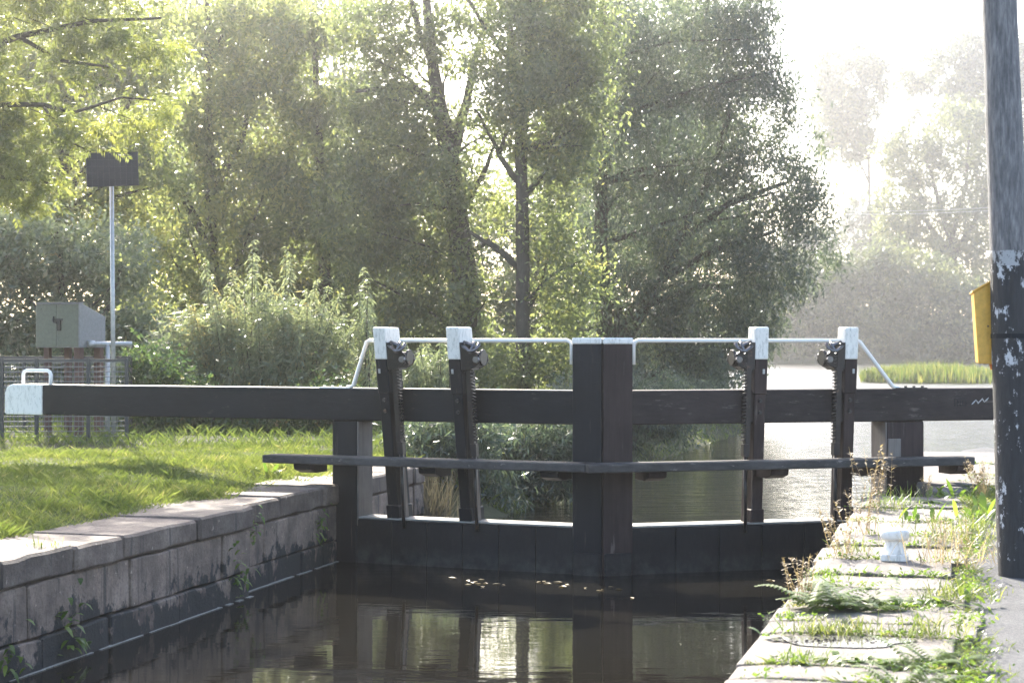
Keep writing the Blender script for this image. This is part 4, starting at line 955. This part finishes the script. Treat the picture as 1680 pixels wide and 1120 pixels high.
# reed bed standing in the river
n_ = 9000; cx = px(1540, HZ, 112).x
u = rng.random(n_) * 2 - 1; v = rng.normal(size=n_) * 2.2
pos = np.stack([cx + u * 4.6 + rng.normal(size=n_) * .15, 112 + v * np.sqrt(np.clip(1 - u ** 2, .05, 1)), np.full(n_, WATER - .05)], 1)
pos[:, 0] += np.where(u > .5, 1.5 * rng.random(n_), 0)
d = rng.normal(size=(n_, 3)) * .16 + np.array([0, 0, 1]); d /= np.linalg.norm(d, axis=1, keepdims=True)
h = (.55 + .75 * rng.random(n_) + .35 * vnoise(pos[:, 0] * 1.4, pos[:, 1], 3)) * (.75 + .35 * (1 - np.abs(u + .1)))
tag(fast_mesh('reed_bed', leaf_quads(pos, d, h, .075), 4, M['reed'], None, rng.random(n_)), 'yellow green reed bed standing in the bright river', 'reeds', kind='stuff')

# ------------------------------------------------------------------ lawn grass
def blades(pos, h, wd, lean, tint, mat, name, parent=None):
    n = len(pos); a = rng.random(n) * 6.283; s = np.stack([np.cos(a), np.sin(a), 0 * a], 1) * (wd / 2)
    le = rng.normal(size=(n, 3)) * lean; le[:, 2] = 1
    V = np.empty((n, 4, 3)); le *= h[:, None]
    V[:, 0] = pos - s; V[:, 1] = pos + s
    V[:, 2] = pos + le * .6 + s * .7; V[:, 3] = pos + le * np.array([1.35, 1.35, 1.0])
    return fast_mesh(name, V.reshape(-1, 3), 4, mat, parent, tint)
n_ = 320000
t_ = -4.5 + 18.5 * rng.random(n_); s_ = .55 + 8.5 * rng.random(n_) ** 1.4
keep = s_ > .80 + .30 * vnoise(t_ * 1.6, t_ * .7, 2) + .1 * rng.normal(size=n_)
keep &= ~((t_ < 3.2) & (s_ < .80 + .15 * vnoise(t_ * 3, t_, 5)))
t_, s_ = t_[keep], s_[keep]
z_ = lawn_z(s_, t_)
pos = np.stack([PL.x + AX.x * t_ + NL.x * s_, PL.y + AX.y * t_ + NL.y * s_, z_ - .01], 1)
tall = np.clip(vnoise(pos[:, 0] * 1.1, pos[:, 1] * .9, 6), -1, 1)
h = (.025 + .045 * rng.random(len(pos)) ** 1.5) * (1 + .5 * tall) * (1 + .5 * (vnoise(pos[:, 0] * 5, pos[:, 1] * 4, 3) > .35)) * (1 + .3 * (s_ < 1.5) * (vnoise(t_ * 2.1, s_ * 2, 7) > -.1)) + .05 * (rng.random(len(pos)) > .985)
tn = np.clip(.56 + .26 * vnoise(pos[:, 0] * 2, pos[:, 1] * 1.7, 8) + rng.normal(0, .16, len(pos)), 0, 1)
tag(blades(pos, h, .007, .45, tn, M['grass'], 'lawn_grass'), 'bright sunlit lawn grass beside the lock wall', 'grass', kind='stuff')
# rough growth in front of the hedge and on the river bank
n_ = 80000
X_ = -16 + 26 * rng.random(n_); Y_ = 24.5 + 36 * rng.random(n_) ** 1.3; k_ = bank_dist(X_, Y_) > .15; X_, Y_ = X_[k_], Y_[k_]
pos = np.stack([X_, Y_, bank_z(X_, Y_) - .02], 1)
tag(blades(pos, .06 + .16 * rng.random(len(pos)) ** 2, .014, .5, np.clip(rng.normal(.35, .2, len(pos)), 0, 1), M['grass'], 'bank_grass'), 'rough grass growing along the shaded river bank', 'grass', kind='stuff')

# ------------------------------------------------------------------ weeds
def broad_leaf(base, d, L, Wd, up, curl=.5, nseg=4):
    """an arched strip leaf as quads"""
    d = Vector(d).normalized(); s = d.cross(Vector((0, 0, 1))).normalized(); out = []; prev = None; p = Vector(base)
    for i in range(nseg + 1):
        f = i / nseg; wv = Wd * .5 * max(.06, math.sin(math.pi * min(.97, .10 + .88 * f)) ** .7)
        q = p + d * (L * f) + Vector((0, 0, up * L * f - curl * L * f * f)); a, b_ = q - s * wv, q + s * wv
        if prev: out += [prev[0], prev[1], b_, a]
        prev = (a, b_)
    return out
def weed(kind, x, y, size, label, name, mat=None, z=0.0, nmul=1.0, pos=None, hang=False):
    c_ = pos if pos is not None else gp(x, y, z)
    root_v = []; ti = []
    def add(q, tn):
        root_v.extend(q); ti.extend([tn] * (len(q) // 4))
    if kind in ('rosette', 'dock'):
        nl = int((18 if kind == 'rosette' else 12) * nmul)
        for i in range(nl):
            a = rnd.random() * 6.283; u_ = rnd.uniform(.25, .9) if kind == 'rosette' else rnd.uniform(.7, 2.0)
            o_ = Vector((rnd.gauss(0, 1), rnd.gauss(0, .7), 0)) * size * .25
            add(broad_leaf(c_ + o_, (math.cos(a), math.sin(a), 0), size * rnd.uniform(.16, .34), size * rnd.uniform(.06, .12), u_, rnd.uniform(.4, .9)), min(1, max(0, rnd.gauss(.45, .22))))
    elif kind == 'tuft':
        n = int(90 * nmul)
        for i in range(n):
            a = rnd.random() * 6.283; o_ = Vector((rnd.gauss(0, 1), rnd.gauss(0, .6), 0)) * size * .28
            add(broad_leaf(c_ + o_, (math.cos(a), math.sin(a), 0), size * rnd.uniform(.10, .26), .004 + .004 * rnd.random(), rnd.uniform(.8, 2.2), rnd.uniform(.2, .9), 2), min(1, max(0, rnd.gauss(.6, .25))))
    elif kind == 'feathery':
        n = int(26 * nmul)
        for i in range(n):
            a = rnd.random() * 6.283; d = Vector((math.cos(a), math.sin(a) * .7, 0)); L = size * rnd.uniform(.3, .6); up = rnd.uniform(.4, 1.3); cu = rnd.uniform(.4, .9)
            o_ = Vector((rnd.gauss(0, 1), rnd.gauss(0, .6), 0)) * size * .2
            for j in range(12):
                f = .15 + .85 * j / 12; q = c_ + o_ + d * L * f + Vector((0, 0, up * L * f - cu * L * f * f)); s = d.cross(Vector((0, 0, 1)))
                for sg in (-1, 1):
                    add(broad_leaf(q, s * sg + d * .6, L * .30 * (1.1 - f), L * .09, .15, .3, 2), min(1, max(0, rnd.gauss(.45, .2))))
    elif kind == 'stalk':
        n = int(7 * nmul)
        for i in range(n):
            a = rnd.random() * 6.283; lean = Vector((math.cos(a) * .3 - .12, math.sin(a) * .25, 1)).normalized(); H = size * rnd.uniform(.6, 1.0); o_ = Vector((rnd.gauss(0, .09), rnd.gauss(0, .07), 0)) * size
            sx_ = Vector((1, 0, 0)) * .002
            add([c_ + o_ - sx_, c_ + o_ + sx_, c_ + o_ + lean * H + sx_ * .5, c_ + o_ + lean * H - sx_ * .5], .3)
            for j in range(16):
                f = rnd.uniform(.3, 1.0); q = c_ + o_ + lean * H * f; aa = rnd.random() * 6.283
                add(broad_leaf(q, (math.cos(aa), math.sin(aa), 0), size * rnd.uniform(.05, .11), size * .035, rnd.uniform(.1, 1.0), .4, 2), min(1, max(0, rnd.gauss(.5, .28))))
    elif kind == 'fern':                # hangs on the wall face
        n = int(22 * nmul)
        for i in range(n):
            a = rnd.random() * 6.283; d = Vector((math.cos(a), -abs(math.sin(a)), 0)); o_ = (AX * rnd.gauss(0, 1) * .3 + Vector((0, 0, rnd.gauss(0, .4)))) * size
            add(broad_leaf(c_ + o_, d + Vector((.5, 0, 0)), size * rnd.uniform(.12, .26), size * .10, rnd.uniform(-.2, .7), rnd.uniform(.5, 1.2), 3), min(1, max(0, rnd.gauss(.4, .25))))
    o = thing(name, label, 'plant', c_)
    fast_mesh('foliage', np.array([tuple(v) for v in root_v]), 4, mat or M['weed'], o, ti); return o
weed('feathery', 1375, 998, .60, 'large feathery green weed spreading over the quay edge', 'weed_plant', nmul=1.6)
weed('feathery', 1345, 972, .34, 'small feathery weed beside the large one at quay edge', 'weed_plant', nmul=1.0)
weed('stalk', 1312, 992, .36, 'brown dried seed heads leaning over the quay edge', 'dried_weed', M['dry'], nmul=2.0, z=-.05)
weed('stalk', 1385, 925, .44, 'grey dried stems on the quay edge left of the bollard', 'dried_weed', M['dry'], nmul=2.2, z=-.05)
weed('stalk', 1415, 885, .50, 'tall dried weed on the quay edge below the second right post', 'dried_weed', M['dry'], nmul=2.0, z=-.05)
weed('tuft', 1402, 905, .30, 'green grass tuft on the quay edge by dried stems', 'grass_tuft', M['grass'])
weed('tuft', 1360, 950, .25, 'yellow green leafy tuft between dried weeds on the edge', 'grass_tuft', M['weed'])
weed('stalk', 1440, 830, .60, 'spindly flowering weed on the edge before the heel post', 'dried_weed', M['dry'], nmul=1.6)
weed('tuft', 1450, 838, .40, 'pale grass at foot of the right heel post', 'grass_tuft', M['grass'], nmul=1.3)
weed('stalk', 1520, 815, .32, 'small seeding weed in front of the dark quoin hollow', 'dried_weed', M['dry'], nmul=1.0)
weed('tuft', 1472, 812, .40, 'thin tall grass stalks growing beside the heel post', 'grass_tuft', M['grass'], nmul=.4)
weed('dock', 1430, 938, .20, 'lone dandelion of few upright leaves left below the bollard', 'dandelion_plant', nmul=.4)
weed('rosette', 1470, 990, .50, 'dark green dock rosette in the middle of the slabs', 'dock_plant', nmul=1.6)
weed('rosette', 1530, 988, .45, 'wide leafy weed beside the dark dock rosette', 'dock_plant', nmul=1.6)
weed('tuft', 1560, 985, .42, 'bushy yellow grass where slabs meet the path', 'grass_tuft', M['grass'], nmul=2.2)
weed('dock', 1595, 985, .34, 'upright leafy weed on the tarmac edge below the pole', 'dock_plant', nmul=1.2)
weed('dock', 1497, 852, .38, 'yellow green dandelion leaves behind the bollard', 'dandelion_plant', nmul=1.2)
weed('rosette', 1553, 852, .34, 'dark leaved weed behind the bollard to its right', 'dock_plant')
weed('dock', 1605, 848, .55, 'large pale leaved dock left of the pole', 'dock_plant', nmul=1.5)
weed('rosette', 1628, 858, .36, 'dark low weed tight against the pole at left', 'dock_plant')
weed('tuft', 1560, 890, .75, 'broad grass clump right of the bollard', 'grass_tuft', M['grass'], nmul=3)
weed('tuft', 1600, 872, .55, 'bright grass clump left of the pole below large dock', 'grass_tuft', M['grass'], nmul=2)
weed('stalk', 1590, 935, .42, 'dry wispy stems at the foot of the pole', 'dried_weed', M['dry'], nmul=.9)
weed('tuft', 1575, 925, .8, 'dry pale grass between the bollard and the pole', 'grass_tuft', M['dry'], nmul=1.4)
weed('stalk', 1545, 925, .40, 'dry wispy stems right of the bollard shadow', 'dried_weed', M['dry'], nmul=1.0)
weed('dock', 1560, 815, .50, 'bright leafy dock below the end of the walkway', 'dock_plant', nmul=1.8)
weed('rosette', 1540, 826, .45, 'low leafy weed in the joint under the walkway', 'dock_plant', nmul=1.4)
weed('tuft', 1475, 826, .45, 'short green grass before the heel post', 'grass_tuft', M['weed'], nmul=1.4)
weed('stalk', 1610, 815, .45, 'dry weeds between the walkway end and the pole', 'dried_weed', M['dry'], nmul=3)
weed('rosette', 1615, 790, .55, 'green weed beyond the walkway end near the pole', 'dock_plant', nmul=1.4)
weed('rosette', 1612, 762, .55, 'farthest green weed on the quay left of the pole', 'dock_plant', nmul=1.4)
weed('dock', 1290, 1040, .26, 'leafy weed on the near left quay corner', 'dock_plant', nmul=1.0)
weed('tuft', 1340, 1040, .26, 'grass clump in the joint above the puddle', 'grass_tuft', M['grass'], nmul=2)
weed('tuft', 1400, 1040, .26, 'grass in the joint above right end of puddle', 'grass_tuft', M['grass'], nmul=2)
weed('tuft', 1310, 1082, .2, 'reddish green tuft at the near slab edge', 'grass_tuft', M['weed'])
weed('rosette', 1355, 1085, .34, 'small leafy weed in joint below puddle', 'dock_plant', nmul=1.2)
weed('rosette', 1410, 1085, .36, 'crinkled weed in joint below puddle to the right', 'dock_plant', nmul=1.4)
weed('feathery', 1535, 1088, .40, 'leafy green weed at path edge in the foreground', 'weed_plant', nmul=1.1)
weed('tuft', 1530, 1045, .42, 'yellow grass tuft at the path edge above foreground weeds', 'grass_tuft', M['grass'], nmul=1.8)
weed('rosette', 1480, 1092, .32, 'flat weed on the near slab left of foreground clump', 'dock_plant')
weed('feathery', 1510, 1128, .36, 'dark green weed cut by the bottom edge of the picture', 'weed_plant', nmul=1.1)
weed('dock', 445, 782, .50, 'leafy dock plant on the coping beneath left walkway end', 'dock_plant', nmul=2.2)
weed('tuft', 75, 897, .30, 'single grass tuft on the left coping', 'grass_tuft', M['grass'], nmul=.5)
def wallp(t, z, off=0.0): return TL(t, off - .03, z)
weed('fern', 0, 0, .40, 'green fern hanging on the left wall just above the water', 'wall_fern', pos=wallp(1.0, -.62), nmul=1.4)
weed('fern', 0, 0, .32, 'small fern low on the left wall near the frame edge', 'wall_fern', pos=wallp(.1, -.70), nmul=1.2)
weed('fern', 0, 0, .34, 'fern at the corner where the wall steps back', 'wall_fern', pos=wallp(4.1, -.58), nmul=1.4)
weed('fern', 0, 0, .30, 'ivy like plant on the recessed wall below the coping', 'wall_fern', pos=wallp(4.8, -.25, .16), nmul=1.4)
weed('fern', 0, 0, .30, 'fern on the recessed wall near the gate heel', 'wall_fern', pos=wallp(6.6, -.38, .16), nmul=1.2)

# moss and short grass along the slab joints
pp_, hh = [], []
for i, tq in enumerate(tj[3:], 3):
    for k_ in range(260):
        if math.sin(i * 2.1 + k_ * .013) < -.2: continue
        s = rnd.uniform(.02, 1.1); pp_.append(tuple(TR(tq + rnd.gauss(0, .022), s, -.012))); hh.append(rnd.uniform(.008, .026) * (1 + 1.0 * (math.sin(s * 9 + i * 3) > .3)))
for k_ in range(5000):                                   # ragged verge between slabs and path
    tq = rnd.uniform(-4, 9.6); wv = .05 + .06 * math.sin(tq * 2.3) + .04 * math.sin(tq * 6.1)
    if wv < .04: continue
    pp_.append(tuple(TR(tq, 1.03 + rnd.gauss(0, wv), -.03))); hh.append(rnd.uniform(.012, .045))
for k_ in range(5000):
    tq = rnd.uniform(8.0, 13); pp_.append(tuple(TR(tq, 1.0 + abs(rnd.gauss(0, .45)), -.01))); hh.append(rnd.uniform(.015, .06))
tag(blades(np.array(pp_), np.array(hh), .006, .8, np.clip(rng.normal(.55, .25, len(pp_)), 0, 1), M['grass'], 'joint_grass'), 'short grass and moss growing along the quay slab joints', 'grass', kind='stuff')
jp = []
for i, tq in enumerate(tj[4:], 4):
    for c_ in range(5):
        s0 = rnd.uniform(0.05, 1.08); m_ = rnd.randrange(8, 40)
        for _ in range(m_): jp.append(tuple(TR(tq + rnd.gauss(0, .03), s0 + rnd.gauss(0, .06), rnd.uniform(-.005, .03))))
for c_ in range(34):
    tq = rnd.uniform(-3, 11); s0 = 1.02 + abs(rnd.gauss(0, .07))
    for _ in range(45): jp.append(tuple(TR(tq + rnd.gauss(0, .07), s0 + rnd.gauss(0, .06), rnd.uniform(-.02, .035))))
jp = np.array(jp); d = rand_unit(len(jp)) * np.array([1, 1, .5]) + np.array([0, 0, .25]); d /= np.linalg.norm(d, axis=1, keepdims=True)
tag(fast_mesh('joint_weeds', leaf_quads(jp, d, .02 + .025 * rng.random(len(jp)), .013), 4, M['weed'], None, np.clip(rng.normal(.45, .25, len(jp)), 0, 1)), 'small leaved weeds matted along the quay joints', 'weeds', kind='stuff')
# coping joints on the left
pp_, hh = [], []
for k_ in range(1500):
    tq = rnd.uniform(-3, 10); pp_.append(tuple(TL(tq, .75 + abs(rnd.gauss(0, .2)), -.02))); hh.append(rnd.uniform(.02, .06))
tag(blades(np.array(pp_), np.array(hh), .006, .8, np.clip(rng.normal(.5, .25, len(pp_)), 0, 1), M['grass'], 'coping_grass'), 'ragged grass creeping over the back of left coping stones', 'grass', kind='stuff')

# puddle with litter on the slab
pc_ = gp(1385, 1051, .006)
m, t, bb = new_mat('puddle_water'); bb.inputs['Base Color'].default_value = (.13, .118, .11, 1); bb.inputs['Roughness'].default_value = .12
mb = MB(); ring = []
for i in range(28):
    a = i / 28 * 6.283; r_ = 1 + .12 * math.sin(3 * a) + .08 * math.sin(5 * a + 1)
    ring.append(pc_ + Vector((math.cos(a) * .34 * r_, math.sin(a) * .17 * r_, 0)))
mb.add(ring + [pc_ + Vector((0, 0, .001))], [(i, (i + 1) % 28, 28) for i in range(28)])
tag(mk('puddle', mb, m), 'shallow rain puddle lying on a foreground quay slab', 'puddle')
n_ = 70; pos = np.array(pc_) + rng.normal(size=(n_, 3)) * np.array([.14, .05, 0]) + np.array([-.06, .0, .003])
d = rng.normal(size=(n_, 3)) * np.array([1, 1, .5]); d /= np.linalg.norm(d, axis=1, keepdims=True)
tag(fast_mesh('leaf_litter', leaf_quads(pos, d, .03, .012), 4, M['bark'], None, rng.random(n_)), 'dark leaf litter and grit lying in the puddle', 'litter', kind='stuff')

# leaves floating near the gate
for (x, y) in [(742, 947), (768, 952), (774, 955), (780, 954), (785, 957), (790, 950), (768, 958), (792, 962), (796, 956), (815, 957), (826, 959), (884, 954), (893, 953), (898, 956), (915, 954), (920, 962), (925, 961), (930, 958), (960, 964), (983, 968), (988, 967), (1002, 962), (1015, 966), (1037, 980), (1262, 951), (1268, 952)]:
    p = gp(x, y, WATER + .004); a = rnd.random() * 6.283
    mb = MB(); d = Vector((math.cos(a), math.sin(a), 0)); s = Vector((-d.y, d.x, 0)); L = rnd.uniform(.03, .055)
    mb.add([p - d * L, p - d * L * .2 + s * L * .4 + Vector((0, 0, .006)), p + d * L, p - d * L * .2 - s * L * .4 + Vector((0, 0, .004))], [(0, 1, 2, 3)])
    o = mk('floating_leaf', mb, M['dead']); 
    where = 'below the second black post' if x < 850 else 'left of the mitre posts' if x < 940 else 'right below the mitre posts' if x < 1100 else 'below the right leaf near the quay'
    tag(o, 'small pale fallen leaf floating on dark water ' + where, 'leaf', 'fallen leaves floating ' + where)

# ------------------------------------------------------------------ haze
mb = MB(); mb.box(lambda a, b_, c_: Vector((a, b_, c_)), -380, 500, -40, 690, -4.5, 75)
hz = mk('haze', mb, M['white']); hz.data.materials.clear()
hm = bpy.data.materials.new('haze_air'); hm.use_nodes = True; t = hm.node_tree
for n in list(t.nodes):
    if n.type != 'OUTPUT_MATERIAL': t.nodes.remove(n)
pv = t.nodes.new('ShaderNodeVolumePrincipled'); pv.inputs['Color'].default_value = (.95, .96, 1.0, 1); pv.inputs['Density'].default_value = 0.0007; pv.inputs['Anisotropy'].default_value = 0.86
t.links.new(pv.outputs[0], t.nodes['Material Output'].inputs['Volume']); hz.data.materials.append(hm)
tag(hz, kind='stuff')
